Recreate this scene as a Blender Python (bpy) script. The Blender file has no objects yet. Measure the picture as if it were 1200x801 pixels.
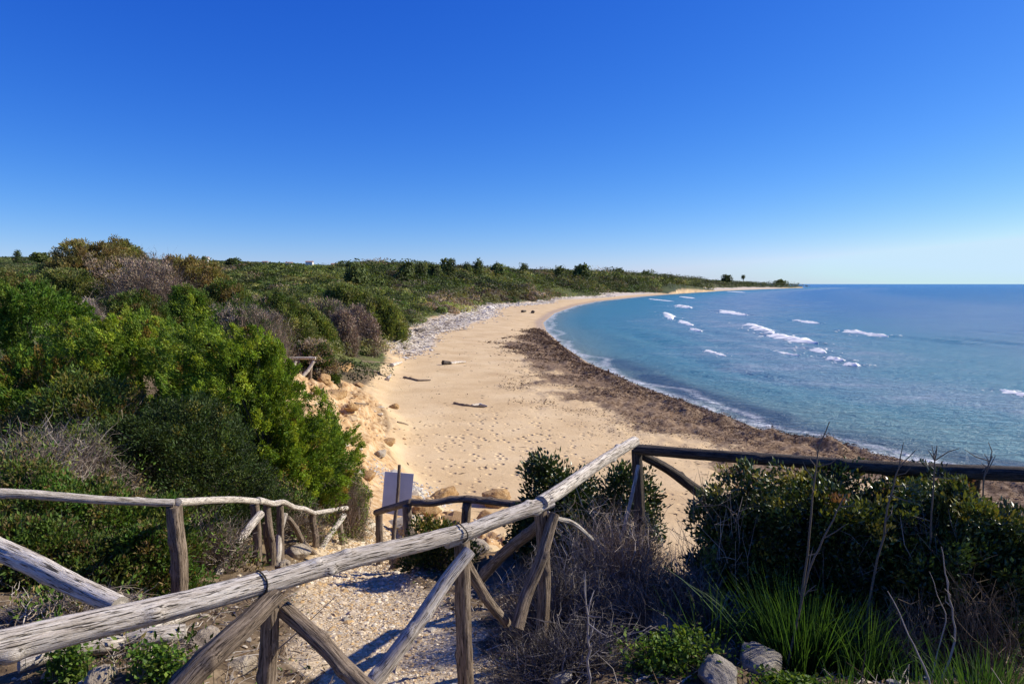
import bpy, math, random
import numpy as np
from math import radians as R

scn = bpy.context.scene
COL = scn.collection
# ------------------------------------------------------------------ camera, sky, sun, exposure
H = 8.3                    # camera height above the sea
PITCH = R(4.85)
cd = bpy.data.cameras.new('camera'); cam = bpy.data.objects.new('camera', cd); COL.objects.link(cam)
cam.location = (0, 0, H); cam.rotation_euler = (R(90) - PITCH, 0, 0)
cd.sensor_width = 36; cd.lens = 24; cd.clip_start = 0.05; cd.clip_end = 60000
scn.camera = cam
SUN_AZ, SUN_EL = R(76), R(35)            # azimuth clockwise from +Y
w = bpy.data.worlds.new('World'); scn.world = w; w.use_nodes = True
nt = w.node_tree; bg = nt.nodes['Background']
sky = nt.nodes.new('ShaderNodeTexSky'); sky.sky_type = 'NISHITA'; sky.sun_disc = False
sky.sun_elevation = SUN_EL; sky.sun_rotation = SUN_AZ
sky.altitude = 0; sky.air_density = 0.8; sky.dust_density = 0.25; sky.ozone_density = 4.0
hs = nt.nodes.new('ShaderNodeHueSaturation'); hs.inputs['Saturation'].default_value = 1.18
hs.inputs['Hue'].default_value = 0.505
nt.links.new(sky.outputs[0], hs.inputs['Color'])
sp = nt.nodes.new('ShaderNodeSeparateColor'); cb = nt.nodes.new('ShaderNodeCombineColor')
nt.links.new(hs.outputs[0], sp.inputs[0])
K = 0.107                                  # film response of the photograph's deep blue sky, one power per channel
for ch, (pw, gn) in enumerate(((1.5, 1.40), (1.15, 1.10), (0.62, 1.18))):
    prev = sp.outputs[ch]
    for op, val in (('MULTIPLY', K), ('POWER', pw), ('MULTIPLY', gn), ('MINIMUM', (0.60, 0.82, 1.0)[ch]), ('DIVIDE', K)):
        n_ = nt.nodes.new('ShaderNodeMath'); n_.operation = op; n_.inputs[1].default_value = val
        nt.links.new(prev, n_.inputs[0]); prev = n_.outputs[0]
    nt.links.new(prev, cb.inputs[ch])
nt.links.new(cb.outputs[0], bg.inputs[0])
bg.inputs[1].default_value = 0.086
sl = bpy.data.lights.new('sun', 'SUN'); so = bpy.data.objects.new('sun', sl); COL.objects.link(so)
sl.energy = 5.0; sl.angle = R(0.5); sl.color = (1.0, 0.93, 0.80)
so.rotation_euler = (R(90) - SUN_EL, 0, math.pi - SUN_AZ)
vs = scn.view_settings
vs.view_transform = 'Standard'; vs.look = 'None'; vs.gamma = 1; vs.use_curve_mapping = False
vs.exposure = 0.3
try:
    scn.cycles.use_denoising = True
    scn.cycles.max_bounces = 6; scn.cycles.transparent_max_bounces = 6
    scn.cycles.diffuse_bounces = 3; scn.cycles.glossy_bounces = 2
    scn.cycles.caustics_reflective = False; scn.cycles.caustics_refractive = False
except Exception:
    pass

# ------------------------------------------------------------------ helpers
CP_, SP_ = math.cos(PITCH), math.sin(PITCH)
def ray(px, py):
    dx = (px - 600) / 800.0; dy = (400.5 - py) / 800.0
    return np.array([dx, CP_ + dy * SP_, -SP_ + dy * CP_])
def P(px, py, D):
    d = ray(px, py); return np.array([0, 0, H]) + d * (D / d[1])
def G(px, py, z):
    d = ray(px, py); return np.array([0, 0, H]) + d * ((z - H) / d[2])

def _h(ix, iy, iz, seed):
    seed = int(seed)
    with np.errstate(over='ignore'):
        n = (ix.astype(np.uint32) * np.uint32(374761393) + iy.astype(np.uint32) * np.uint32(668265263)
             + iz.astype(np.uint32) * np.uint32(2147483647 & 1274126177) + np.uint32((seed * 974711 + 12345) & 0xffffffff))
        n = (n ^ (n >> np.uint32(13))) * np.uint32(1274126177)
        n = (n ^ (n >> np.uint32(16))) * np.uint32(2246822519)
        n = n ^ (n >> np.uint32(15))
    return n.astype(np.float64) / 4294967295.0
def noise(x, y, z=None, seed=0):
    """smooth value noise in -1..1"""
    x = np.asarray(x, float); y = np.asarray(y, float)
    z = np.zeros_like(x) if z is None else np.asarray(z, float)
    x, y, z = np.broadcast_arrays(x, y, z)
    ix, iy, iz = np.floor(x).astype(np.int64), np.floor(y).astype(np.int64), np.floor(z).astype(np.int64)
    fx, fy, fz = x - ix, y - iy, z - iz
    u, v, t = [f * f * f * (f * (f * 6 - 15) + 10) for f in (fx, fy, fz)]
    r = 0
    for a in (0, 1):
        for b in (0, 1):
            for c in (0, 1):
                wgt = (u if a else 1 - u) * (v if b else 1 - v) * (t if c else 1 - t)
                r = r + wgt * _h((ix + a) & 0xffffffff, (iy + b) & 0xffffffff, (iz + c) & 0xffffffff, seed)
    return r * 2 - 1
def fbm(x, y, z=None, o=4, seed=0):
    r = 0; a = 0.5; f = 1.0
    for i in range(o):
        r = r + a * noise(np.asarray(x) * f, np.asarray(y) * f, None if z is None else np.asarray(z) * f, seed + i)
        a *= 0.5; f *= 2.03
    return r
def sstep(a, b, x):
    t = np.clip((x - a) / (b - a), 0, 1); return t * t * (3 - 2 * t)

def mesh_raw(name, V, F, k, attrs=None, smooth=False):
    """V (n,3), F (m,k) int"""
    me = bpy.data.meshes.new(name)
    n, m = len(V), len(F)
    me.vertices.add(n); me.vertices.foreach_set('co', np.ascontiguousarray(V, dtype=np.float32).ravel())
    me.loops.add(m * k); me.loops.foreach_set('vertex_index', np.ascontiguousarray(F, dtype=np.int32).ravel())
    me.polygons.add(m); me.polygons.foreach_set('loop_start', np.arange(0, m * k, k, dtype=np.int32))
    me.polygons.foreach_set('use_smooth', np.full(m, bool(smooth)))
    for an, arr in (attrs or {}).items():
        arr = np.asarray(arr, dtype=np.float32)
        if arr.ndim == 1:
            a = me.attributes.new(an, 'FLOAT', 'POINT'); a.data.foreach_set('value', arr)
        elif arr.shape[1] == 3:
            a = me.attributes.new(an, 'FLOAT_VECTOR', 'POINT'); a.data.foreach_set('vector', arr.ravel())
        else:
            a = me.attributes.new(an, 'FLOAT_COLOR', 'POINT'); a.data.foreach_set('color', arr.ravel())
    me.update(calc_edges=True); me.validate()
    return me

class MB:
    """collects quads and triangles into one mesh"""
    def __init__(self): self.V = []; self.F = []; self.n = 0; self.A = {}
    def add(self, V, F, **attrs):
        V = np.asarray(V, float); F = np.asarray(F, int)
        if F.shape[1] == 3: F = np.concatenate([F, F[:, 2:3]], 1) if False else F
        self.V.append(V); self.F.append(F + self.n); self.n += len(V)
        for k, v in attrs.items(): self.A.setdefault(k, []).append(np.asarray(v, float))
    def mesh(self, name, smooth=False, off=(0, 0, 0)):
        V = np.concatenate(self.V) - np.asarray(off)
        ks = {f.shape[1] for f in self.F}
        at = {k: np.concatenate(v) for k, v in self.A.items()}
        if len(ks) == 1:
            return mesh_raw(name, V, np.concatenate(self.F), ks.pop(), at, smooth)
        T = []
        for f in self.F:
            T.append(f if f.shape[1] == 3 else np.concatenate([f[:, [0, 1, 2]], f[:, [0, 2, 3]]]))
        return mesh_raw(name, V, np.concatenate(T), 3, at, smooth)

def tag(o, label=None, cat=None, group=None, kind=None):
    if label: o['label'] = label
    if cat: o['category'] = cat
    if group: o['group'] = group
    if kind: o['kind'] = kind
    return o
def empty(name, loc):
    o = bpy.data.objects.new(name, None); COL.objects.link(o); o.location = [float(v) for v in loc]
    o.empty_display_size = 0.2
    return o
def obj(name, mb, mat, parent=None, base=None, smooth=False):
    off = np.array(parent.location) if parent is not None else (np.zeros(3) if base is None else np.asarray(base, float))
    if parent is not None and parent.parent is not None: off = off + np.array(parent.parent.location)
    me = mb.mesh(name, smooth, off)
    me.materials.append(mat)
    o = bpy.data.objects.new(name, me); COL.objects.link(o)
    if parent is not None: o.parent = parent
    else: o.location = [float(v) for v in off]
    return o

# ------------------------------------------------------------------ materials
def M(name):
    m = bpy.data.materials.new(name); m.use_nodes = True
    t = m.node_tree; b = t.nodes['Principled BSDF']
    return m, t, b, t.nodes['Material Output']
def nd(t, typ, **kw):
    n = t.nodes.new(typ)
    for k, v in kw.items():
        if k in n.inputs.keys() if hasattr(n.inputs, 'keys') else False: n.inputs[k].default_value = v
        else: setattr(n, k, v)
    return n
def attr(t, name): return nd(t, 'ShaderNodeAttribute', attribute_name=name)
def tex(t, scale, detail=4, rough=0.55, vec=None, dist=0.0):
    n = nd(t, 'ShaderNodeTexNoise'); n.inputs['Scale'].default_value = scale
    n.inputs['Detail'].default_value = detail; n.inputs['Roughness'].default_value = rough; n.inputs['Distortion'].default_value = dist
    if vec is not None: t.links.new(vec, n.inputs['Vector'])
    return n
def ramp(t, fac, stops):
    r = nd(t, 'ShaderNodeValToRGB'); e = r.color_ramp.elements
    while len(e) < len(stops): e.new(0.5)
    for i, (p, c) in enumerate(stops): e[i].position = p; e[i].color = (*c, 1) if len(c) == 3 else c
    t.links.new(fac, r.inputs[0]); return r
def mix(t, fac, a, b, blend='MIX'):
    n = nd(t, 'ShaderNodeMix', data_type='RGBA', blend_type=blend)
    for i, v in ((0, fac), (6, a), (7, b)):
        if hasattr(v, 'is_linked'): t.links.new(v, n.inputs[i])
        else: n.inputs[i].default_value = v if i == 0 else (*v, 1)
    return n.outputs[2]
def math_(t, op, a, b=0.0, clamp=False):
    n = nd(t, 'ShaderNodeMath', operation=op, use_clamp=clamp)
    for i, v in ((0, a), (1, b)):
        if hasattr(v, 'is_linked'): t.links.new(v, n.inputs[i])
        else: n.inputs[i].default_value = v
    return n.outputs[0]
def bump(t, h, strength, dist, nrm=None):
    n = nd(t, 'ShaderNodeBump'); n.inputs['Strength'].default_value = strength; n.inputs['Distance'].default_value = dist
    t.links.new(h, n.inputs['Height'])
    if nrm is not None: t.links.new(nrm, n.inputs['Normal'])
    return n.outputs[0]

def leaf_mat(name, rough=0.5, spec=0.3, trans=0.36):
    m, t, b, out = M(name)
    a = attr(t, 'col')
    b.inputs['Roughness'].default_value = rough; b.inputs['Specular IOR Level'].default_value = spec
    t.links.new(a.outputs['Color'], b.inputs['Base Color'])
    tr = nd(t, 'ShaderNodeBsdfTranslucent')
    tc = mix(t, 1.0, a.outputs['Color'], (1.25, 1.15, 0.6), 'MULTIPLY')
    t.links.new(tc, tr.inputs['Color'])
    ms = nd(t, 'ShaderNodeMixShader'); ms.inputs[0].default_value = trans
    t.links.new(b.outputs[0], ms.inputs[1]); t.links.new(tr.outputs[0], ms.inputs[2])
    t.links.new(ms.outputs[0], out.inputs['Surface'])
    return m
LEAF = leaf_mat('leaf', 0.55, 0.25)
GLOSSLEAF = leaf_mat('leathery_leaf', 0.34, 0.5, 0.15)
TWIG = leaf_mat('dry_twig', 0.8, 0.1, 0.0)

def wood_mat(name, dark, mid, light, crack=0.5):
    m, t, b, out = M(name)
    g = attr(t, 'grain').outputs['Vector']
    n1 = tex(t, 9, 6, 0.65, g); n2 = tex(t, 55, 4, 0.6, g); n3 = tex(t, 2.2, 3, 0.5, g, 0.6)
    f = math_(t, 'ADD', math_(t, 'MULTIPLY', n1.outputs[0], 0.6), math_(t, 'MULTIPLY', n2.outputs[0], 0.4))
    c = ramp(t, f, [(0.38, dark), (0.48, mid), (0.59, light)])
    patch = ramp(t, n3.outputs[0], [(0.35, (0.55, 0.5, 0.45)), (0.6, (1.0, 1.0, 1.0))])
    cc = mix(t, 0.5, c.outputs[0], patch.outputs[0], 'MULTIPLY')
    cr = nd(t, 'ShaderNodeTexNoise'); cr.inputs['Scale'].default_value = 17; cr.inputs['Detail'].default_value = 3
    t.links.new(g, cr.inputs['Vector'])
    ck = ramp(t, cr.outputs[0], [(0.37, (0.06, 0.055, 0.05)), (0.43, (1, 1, 1))])
    cc = mix(t, crack, cc, ck.outputs[0], 'MULTIPLY')
    t.links.new(cc, b.inputs['Base Color'])
    b.inputs['Roughness'].default_value = 0.82; b.inputs['Specular IOR Level'].default_value = 0.2
    hgt = math_(t, 'ADD', f, math_(t, 'MULTIPLY', ck.outputs[0], 0.5))
    t.links.new(bump(t, hgt, 1.0, 0.012), b.inputs['Normal'])
    return m
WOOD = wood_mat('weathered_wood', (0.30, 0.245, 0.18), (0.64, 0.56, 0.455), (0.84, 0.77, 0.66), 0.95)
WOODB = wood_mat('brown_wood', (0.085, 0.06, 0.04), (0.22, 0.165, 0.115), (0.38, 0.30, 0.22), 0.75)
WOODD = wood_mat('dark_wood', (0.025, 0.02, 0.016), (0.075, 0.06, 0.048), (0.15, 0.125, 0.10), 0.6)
BARK = wood_mat('bark', (0.04, 0.03, 0.022), (0.10, 0.08, 0.06), (0.18, 0.15, 0.12), 0.5)

def rock_mat(name, c1, c2, c3):
    m, t, b, out = M(name)
    tc = nd(t, 'ShaderNodeTexCoord').outputs['Object']
    n = tex(t, 6.0, 8, 0.7, tc, 0.6); n2 = tex(t, 30, 4, 0.65, tc)
    f = math_(t, 'ADD', math_(t, 'MULTIPLY', n.outputs[0], 0.7), math_(t, 'MULTIPLY', n2.outputs[0], 0.3))
    c = ramp(t, f, [(0.35, c1), (0.5, c2), (0.65, c3)])
    t.links.new(c.outputs[0], b.inputs['Base Color']); b.inputs['Roughness'].default_value = 0.9
    t.links.new(bump(t, f, 1.0, 0.12), b.inputs['Normal'])
    return m
ROCKG = rock_mat('grey_rock', (0.17, 0.145, 0.11), (0.36, 0.315, 0.25), (0.52, 0.47, 0.39))
ROCKO = rock_mat('ochre_rock', (0.20, 0.10, 0.035), (0.44, 0.26, 0.10), (0.58, 0.40, 0.20))
ROCKT = rock_mat('tan_rock', (0.26, 0.20, 0.13), (0.42, 0.34, 0.24), (0.54, 0.47, 0.36))

def col_mat(name, rough=0.9):
    m, t, b, out = M(name)
    a = attr(t, 'col'); tc = nd(t, 'ShaderNodeTexCoord').outputs['Object']
    n = tex(t, 30, 3, 0.6, tc)
    r = ramp(t, n.outputs[0], [(0.3, (0.7, 0.7, 0.7)), (0.7, (1.1, 1.1, 1.1))])
    t.links.new(mix(t, 1.0, a.outputs['Color'], r.outputs[0], 'MULTIPLY'), b.inputs['Base Color'])
    b.inputs['Roughness'].default_value = rough; b.inputs['Specular IOR Level'].default_value = 0.2
    return m
STONES = col_mat('loose_stone'); WRACKM = col_mat('dry_seagrass')

# ------------------------------------------------------------------ the lie of the land
# shoreline and its inland side, traced on the water plane
shore_px = [(1600, 640), (1350, 600), (1200, 569), (1100, 547), (1000, 526), (900, 506), (800, 470), (740, 448), (690, 425), (660, 405),
            (641, 388), (637, 378), (650, 367), (675, 358), (700, 353), (750, 347.5), (800, 343.4), (850, 340.4), (900, 338.6), (937, 337.3)]
SH = [G(x, y, 0)[:2] for x, y in shore_px]
SH = [np.array([60, -60]), np.array([38, -20]), np.array([30, 5])] + SH[1:]
tip = SH[-1]
SH += [tip + np.array([60, 120]), tip + np.array([-60, 500]), tip + np.array([-700, 2500]), tip + np.array([-3000, 9000])]
SH = np.array(SH)
def pl_dist(x, y, L):
    """signed distance to the polyline L (positive on its left)"""
    best = np.full(np.shape(x), 1e18); sg = np.ones(np.shape(x)); bt = np.zeros(np.shape(x))
    acc = 0
    for i in range(len(L) - 1):
        a, b = L[i], L[i + 1]; d = b - a; l2 = d @ d
        t = np.clip(((x - a[0]) * d[0] + (y - a[1]) * d[1]) / l2, 0, 1)
        qx, qy = x - a[0] - t * d[0], y - a[1] - t * d[1]
        dd = qx * qx + qy * qy
        cr = d[0] * (y - a[1]) - d[1] * (x - a[0])
        u = dd < best - 1e-12
        best = np.where(u, dd, best); sg = np.where(u, np.where(cr >= 0, 1.0, -1.0), sg); bt = np.where(u, acc + t * math.sqrt(l2), bt)
        acc += math.sqrt(l2)
    return np.sqrt(best) * sg, bt
PATH = np.array([(-0.2, 2.2), (-0.5, 3.8), (-0.8, 4.7), (-1.15, 5.6), (-1.65, 7), (-2.05, 9), (-2.45, 10.6), (-2.7, 12.6), (-3.1, 16), (-3.7, 20), (-4.4, 25)])

CTRL = []   # (x, y, z) ground heights
def N(*pts): CTRL.extend(pts)
def C(px, py, D, dz=0.0):
    p = P(px, py, D); CTRL.append((p[0], p[1], p[2] + dz))
# round the camera and the rail
N((0, 1.6, 6.45), (-1.4, 1.2, 6.45), (1.6, 1.2, 6.45), (0, -3, 6.8), (-4, -3, 6.6), (5, -3, 6.6), (3, 0.5, 6.4), (-3, 0.8, 6.4),
  (-1.9, 2.7, 6.1), (-1.13, 3.1, 5.95), (-0.27, 3.7, 5.85), (0.22, 4.35, 5.75), (1.07, 5.9, 5.6), (3.4, 4.8, 5.75), (3, 3.5, 5.95),
  (1.5, 3.5, 6.0), (1.0, 2.5, 6.2), (5.5, 4.2, 5.8), (-2.7, 3.9, 6.05), (-2.1, 4.4, 5.85), (8, 3, 5.8), (-7, 3, 6.3))
# path
N((-0.75, 4.6, 5.6), (-1.1, 5.5, 5.4), (-1.55, 7, 5.0), (-2.0, 9, 4.35), (-2.5, 10.5, 3.9), (-2.8, 12.5, 3.4), (-3.3, 16, 2.85), (-3.9, 20, 2.3), (-4.8, 27, 1.4))
# left side
N((-2.57, 5.3, 5.6), (-3, 8, 4.9), (-3.2, 11.7, 3.8), (-3.9, 5.0, 5.9), (-6.5, 9, 5.5), (-9.5, 13, 5.7), (-5.5, 11, 4.9), (-4.8, 14, 4.1),
  (-12, 20, 5.8), (-7.5, 20, 4.6), (-6.2, 25, 3.3), (-9.5, 32, 3.7), (-14, 32, 4.8), (-25, 35, 6.2), (-20, 50, 5.0), (-40, 55, 6.9),
  (-12.5, 42, 3.0), (-16, 60, 3.4), (-60, 60, 8.0), (-9, 36, 2.6), (-15, 20, 6.0), (-20, 12, 6.4))
# bank to the right of the path
N((-1.0, 9.2, 4.5), (0.2, 8, 4.9), (1.5, 8, 4.7), (0, 11, 3.6), (-1.6, 12, 3.1), (-1.4, 15, 2.5), (-2.4, 19, 2.0), (0, 15, 2.0), (-0.2, 17.5, 1.5), (0.5, 20, 0.4),
  (2, 13, 2.5), (3, 17, 0.6), (5, 8, 4.3), (8, 8, 4.2), (6, 12, 2.3), (10, 12, 1.5), (12, 8, 3.5), (10, 16, 0), (18, 6, 3.2), (22, 0, 4))
# beach and sea (well below the beach profile)
N((0, 25, -0.8), (5, 25, -1), (11, 25, -1), (-1.5, 30, -0.4), (0, 35, -0.8), (-4, 40, -0.2), (0, 50, -1), (-6, 58, -0.2), (-8, 75, 0), (-8, 100, -0.5), (20, 25, -2), (20, 45, -3),
  (15, 80, -3), (20, 150, -4), (60, 100, -6), (100, 40, -6), (40, 10, -2))
for px, py, D in [(640, 362, 180), (690, 352, 330), (900, 400, 150), (1200, 400, 150), (800, 350, 500), (1100, 345, 800), (880, 341, 1000), (1200, 337, 2500), (1000, 337, 2500)]:
    C(px, py, D, -4)
# mid land and the dune ridge
for px, py, D, dz in [(440, 390, 80, -0.3), (470, 376, 105, -0.3), (500, 367, 138, -0.4), (560, 355, 215, -0.4), (640, 348, 325, -0.3), (700, 343.5, 470, 0), (800, 338, 900, 0), (860, 336.5, 1200, 0),
                      (930, 335.5, 1700, -1), (860, 330, 1450, -3), (800, 324.5, 1150, -3), (700, 317.5, 640, -4.0), (600, 313, 390, -4.3), (540, 313, 300, -4.3), (470, 317, 220, -3.8),
                      (420, 336, 160, -2), (380, 350, 130, -1.5), (520, 340, 220, -2), (600, 332, 320, -2.5), (660, 331, 480, -2.5), (750, 331.5, 800, -2.5),
                      (330, 380, 60, -0.8), (300, 350, 90, -1.5), (200, 352, 75, -1), (60, 352, 75, -1), (350, 335, 180, -2), (250, 330, 200, -2), (100, 326, 200, -2), (-60, 330, 150, -2),
                      (0, 318, 400, -3), (150, 315, 500, -3), (300, 319, 400, -3), (400, 322, 400, -3), (480, 322, 500, -3), (600, 322, 700, -3), (700, 326, 1000, -3), (800, 330, 1600, -3),
                      (-60, 300, 1500, -5), (50, 300, 1500, -5), (150, 302, 1600, -5), (240, 304, 1800, -5), (350, 309, 2300, -5), (430, 316, 2600, -5), (520, 325, 2600, -5), (-200, 300, 1500, -5),
                      (0, 309, 800, -4), (200, 310, 900, -4), (350, 315, 1000, -4), (0, 320, 4500, -5), (300, 325, 4500, -5), (600, 331, 4500, -5), (900, 334, 4500, -9)]:
    C(px, py, D, dz)
CTRL = np.array(CTRL, float)
def uv(x, y):
    r = np.hypot(x, y) + 1e-9
    return np.arctan2(x, y), np.log(r + 0.8), r
_u, _v, _r = uv(CTRL[:, 0], CTRL[:, 1]); _t = (CTRL[:, 2] - H) / (_r + 0.8)
def _k(d2): return 0.5 * d2 * np.log(d2 + 1e-12)
_n = len(CTRL)
_K = _k((_u[:, None] - _u) ** 2 + (_v[:, None] - _v) ** 2) + np.eye(_n) * 0.0015
_Q = np.stack([np.ones(_n), _u, _v], 1)
_A = np.block([[_K, _Q], [_Q.T, np.zeros((3, 3))]])
_W = np.linalg.solve(_A, np.concatenate([_t, np.zeros(3)]))
def z_land(x, y):
    u, v, r = uv(x, y); sh = u.shape; u = u.ravel(); v = v.ravel()
    out = np.empty(len(u))
    for i in range(0, len(u), 100000):
        a, b = u[i:i + 100000, None], v[i:i + 100000, None]
        out[i:i + 100000] = _k((a - _u) ** 2 + (b - _v) ** 2) @ _W[:_n] + _W[_n] + _W[_n + 1] * a[:, 0] + _W[_n + 2] * b[:, 0]
    z = H + out.reshape(sh) * (r + 0.8)
    back = sstep(1.7, 2.6, np.abs(np.arctan2(x, y))) 
    return z * (1 - back) + 6.8 * back
def z_beach(s):
    return np.interp(s, [-400, -60, -10, 0, 2.5, 7, 20, 60, 200], [-6, -2.2, -0.5, 0.0, 0.42, 0.72, 1.1, 1.9, 2.5])
def terr(x, y, full=False):
    x = np.asarray(x, float); y = np.asarray(y, float)
    s, _ = pl_dist(x, y, SH)
    zl = z_land(x, y); zb = z_beach(s)
    zl = np.minimum(zl, np.where(s < 1, zb - 0.2, zl))
    pd, _ = pl_dist(x, y, PATH); pd = np.abs(pd)
    r = np.hypot(x, y)
    veg = sstep(0.25, 0.9, zl - zb)
    onpath = 1 - sstep(0.48, 0.85, pd + 0.18 * noise(x * 1.7, y * 1.7, seed=4))
    lump = fbm(x * 0.9, y * 0.9, o=4, seed=11) * 0.28 + fbm(x * 0.13, y * 0.13, o=2, seed=21) * np.clip(r * 0.012, 0.0, 0.8)
    dfn = zl - zb
    k = 0.35
    z = zb + 0.5 * (dfn + np.sqrt(dfn * dfn + k * k)) - 0.5 * k * np.exp(-np.abs(dfn))*0.5
    z = z + lump * veg * (1 - 0.8 * onpath) * sstep(2.0, 4.0, r)
    # eroded ochre bank between the path and the sand
    cl = np.exp(-(((x + 0.6) / 2.6) ** 2 + ((y - 14.5) / 4.2) ** 2)) + 0.9 * np.exp(-(((x + 10) / 3.2) ** 2 + ((y - 36) / 6) ** 2)) \
        + 0.9 * np.exp(-(((x + 4.4) / 1.5) ** 2 + ((y - 19.5) / 5) ** 2)) + 1.1 * np.exp(-(((x + 7.6) / 2.2) ** 2 + ((y - 27) / 5) ** 2)) + .8 * np.exp(-(((x + 2.0) / 1.0) ** 2 + ((y - 11.5) / 2.5) ** 2))
    cl = np.clip(cl, 0, 1) * sstep(0.05, 0.5, dfn)
    rg = 1 - np.abs(noise(x * 1.1, y * 1.1, seed=31)); rg2 = 1 - np.abs(noise(x * 2.9, y * 2.9, seed=32))
    z = z + cl * (1 - 0.85 * onpath) * ((rg - 0.5) * 0.75 + (rg2 - 0.5) * 0.4)
    # wrack berm by the water and ripples of the dry sand
    wr = wrack_mask(x, y, s)
    z = z + wr * (0.30 * fbm(x * 1.3, y * 1.3, o=4, seed=41) + 0.34 * np.exp(-((s - 2.2) / 1.1) ** 2) * (0.6 + 0.9 * noise(x * 0.6, y * 0.6, seed=43)))
    z = z + (1 - veg) * 0.06 * fbm(x * 0.35, y * 0.35, o=3, seed=51) * sstep(1, 6, s)
    if full: return z, s, veg, onpath, cl, wr, dfn
    return z
def wrack_mask(x, y, s):
    along = 1 - sstep(95, 135, y)
    wid = np.interp(y, [0, 30, 45, 60, 80, 110, 140], [12, 12, 11.5, 11, 9.5, 5.5, 2])
    n = fbm(x * 0.22, y * 0.22, o=4, seed=61)
    return sstep(0.1, 0.9, s) * (1 - sstep(wid * 0.45, wid * 1.15, s + n * 6)) * along
def tz(x, y): return float(terr(np.array([x]), np.array([y]))[0])
def hit(px, py):
    d = ray(px, py); d = d / d[1]
    D = np.concatenate([np.linspace(1.5, 60, 1200), np.linspace(60, 700, 1500)])
    z = H + d[2] * D; g = terr(d[0] * D, D)
    i = int(np.argmax(z < g)); return np.array([d[0] * D[i], D[i], g[i]])

# ------------------------------------------------------------------ terrain sheet
th = np.concatenate([np.arange(-180, -44, 4.0), np.arange(-44, 44, 0.14), np.arange(44, 180, 4.0)])
th = np.radians(th)
rr = [0.25]
while rr[-1] < 9000: rr.append(rr[-1] * (1.03 if rr[-1] < 2 else 1.009 if rr[-1] < 60 else 1.012 if rr[-1] < 600 else 1.03))
rr = np.array(rr)
TT, RR = np.meshgrid(th, rr)
X = RR * np.sin(TT); Y = RR * np.cos(TT)
Z, S, VEG, ONP, CLF, WR, DFN = terr(X, Y, True)
FAR = RR > 3500
Z = np.where(FAR, np.minimum(Z, 40), Z)
nr, na = X.shape
V = np.stack([X, Y, Z], -1).reshape(-1, 3)
ii, jj = np.meshgrid(np.arange(nr - 1), np.arange(na), indexing='ij'); j2 = (jj + 1) % na
F = np.stack([ii * na + jj, (ii + 1) * na + jj, (ii + 1) * na + j2, ii * na + j2], -1).reshape(-1, 4)
F = F[:, ::-1]
V = np.concatenate([V, [[0, 0, Z[0].mean()]]])
fc = np.stack([np.arange(na), (np.arange(na) + 1) % na, np.full(na, len(V) - 1), np.full(na, len(V) - 1)], 1)
def ap(a): return np.concatenate([a.ravel(), [a[0].mean()]])
# pebble bank: strip along the foot of the dunes
pebm = np.exp(-((DFN + 0.1) / 0.6) ** 2) * sstep(62, 80, Y) * (1 - sstep(700, 1000, Y)) * sstep(4, 9, S)
pebm += 0.75 * sstep(220, 420, Y) * (1 - VEG) * sstep(5, 12, S)
pebm += (1 - sstep(0.6, 1.3, np.hypot((X + 3.3) / 0.9, (Y - 21.5) / 1.4))) * 0.7
foot = (1 - VEG) * np.clip(1 - np.abs(((X - 0) - 0.9 * (Y - 33) * -0.12)) / 6.0, 0, 1) * sstep(19, 24, Y) * (1 - sstep(34, 42, Y)) * (1 - WR)
wet = sstep(-0.5, 0.6, S) * (1 - sstep(1.2, 3.2, S))
# fill the centre with its own fan as triangles folded into quads is avoided: use two mesh lists
mbt = MB(); mbt.add(V, F, veg=ap(VEG), path=ap(ONP * (1 - sstep(10.5, 13.5, Y))), cliff=ap(np.clip(CLF + ONP * sstep(10, 12.5, Y) * 0.8 * (1 - sstep(20, 24, Y)), 0, 1)), wrack=ap(WR), peb=ap(np.clip(pebm, 0, 1)), foot=ap(foot), wet=ap(wet),
                    far=ap(sstep(150, 700, RR)), grassy=ap(sstep(18, 28, RR) * 0.9 * (1 - sstep(-13, -9.5, X) * (1 - sstep(45, 60, Y)))), depth=ap(S))
m, t, b, out = M('ground')
tc = nd(t, 'ShaderNodeTexCoord').outputs['Object']
nA = tex(t, 0.35, 6, 0.6, tc); nB = tex(t, 4.0, 6, 0.65, tc); nC = tex(t, 40, 4, 0.6, tc); nL = tex(t, 0.012, 5, 0.6, tc)
sand = ramp(t, math_(t, 'ADD', math_(t, 'MULTIPLY', nA.outputs[0], 0.7), math_(t, 'MULTIPLY', nC.outputs[0], 0.3)),
            [(0.36, (0.54, 0.375, 0.195)), (0.52, (0.64, 0.465, 0.255)), (0.66, (0.70, 0.53, 0.31))]).outputs[0]
soil = ramp(t, nB.outputs[0], [(0.35, (0.07, 0.047, 0.026)), (0.5, (0.15, 0.105, 0.06)), (0.68, (0.27, 0.2, 0.12))]).outputs[0]
farv = ramp(t, nL.outputs[0], [(0.35, (0.045, 0.06, 0.022)), (0.5, (0.07, 0.085, 0.03)), (0.6, (0.13, 0.13, 0.05)), (0.68, (0.07, 0.085, 0.035))]).outputs[0]
grn = ramp(t, nA.outputs[0], [(0.38, (0.10, 0.085, 0.045)), (0.5, (0.10, 0.125, 0.035)), (0.62, (0.15, 0.165, 0.05))]).outputs[0]
soil = mix(t, attr(t, 'grassy').outputs['Fac'], soil, grn)
soil = mix(t, attr(t, 'far').outputs['Fac'], soil, farv)
cliffc = ramp(t, nB.outputs[0], [(0.32, (0.26, 0.14, 0.06)), (0.45, (0.48, 0.30, 0.14)), (0.58, (0.58, 0.41, 0.22)), (0.7, (0.62, 0.5, 0.34))]).outputs[0]
grav = ramp(t, nC.outputs[0], [(0.3, (0.27, 0.2, 0.11)), (0.5, (0.52, 0.40, 0.25)), (0.7, (0.68, 0.55, 0.37))]).outputs[0]
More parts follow.
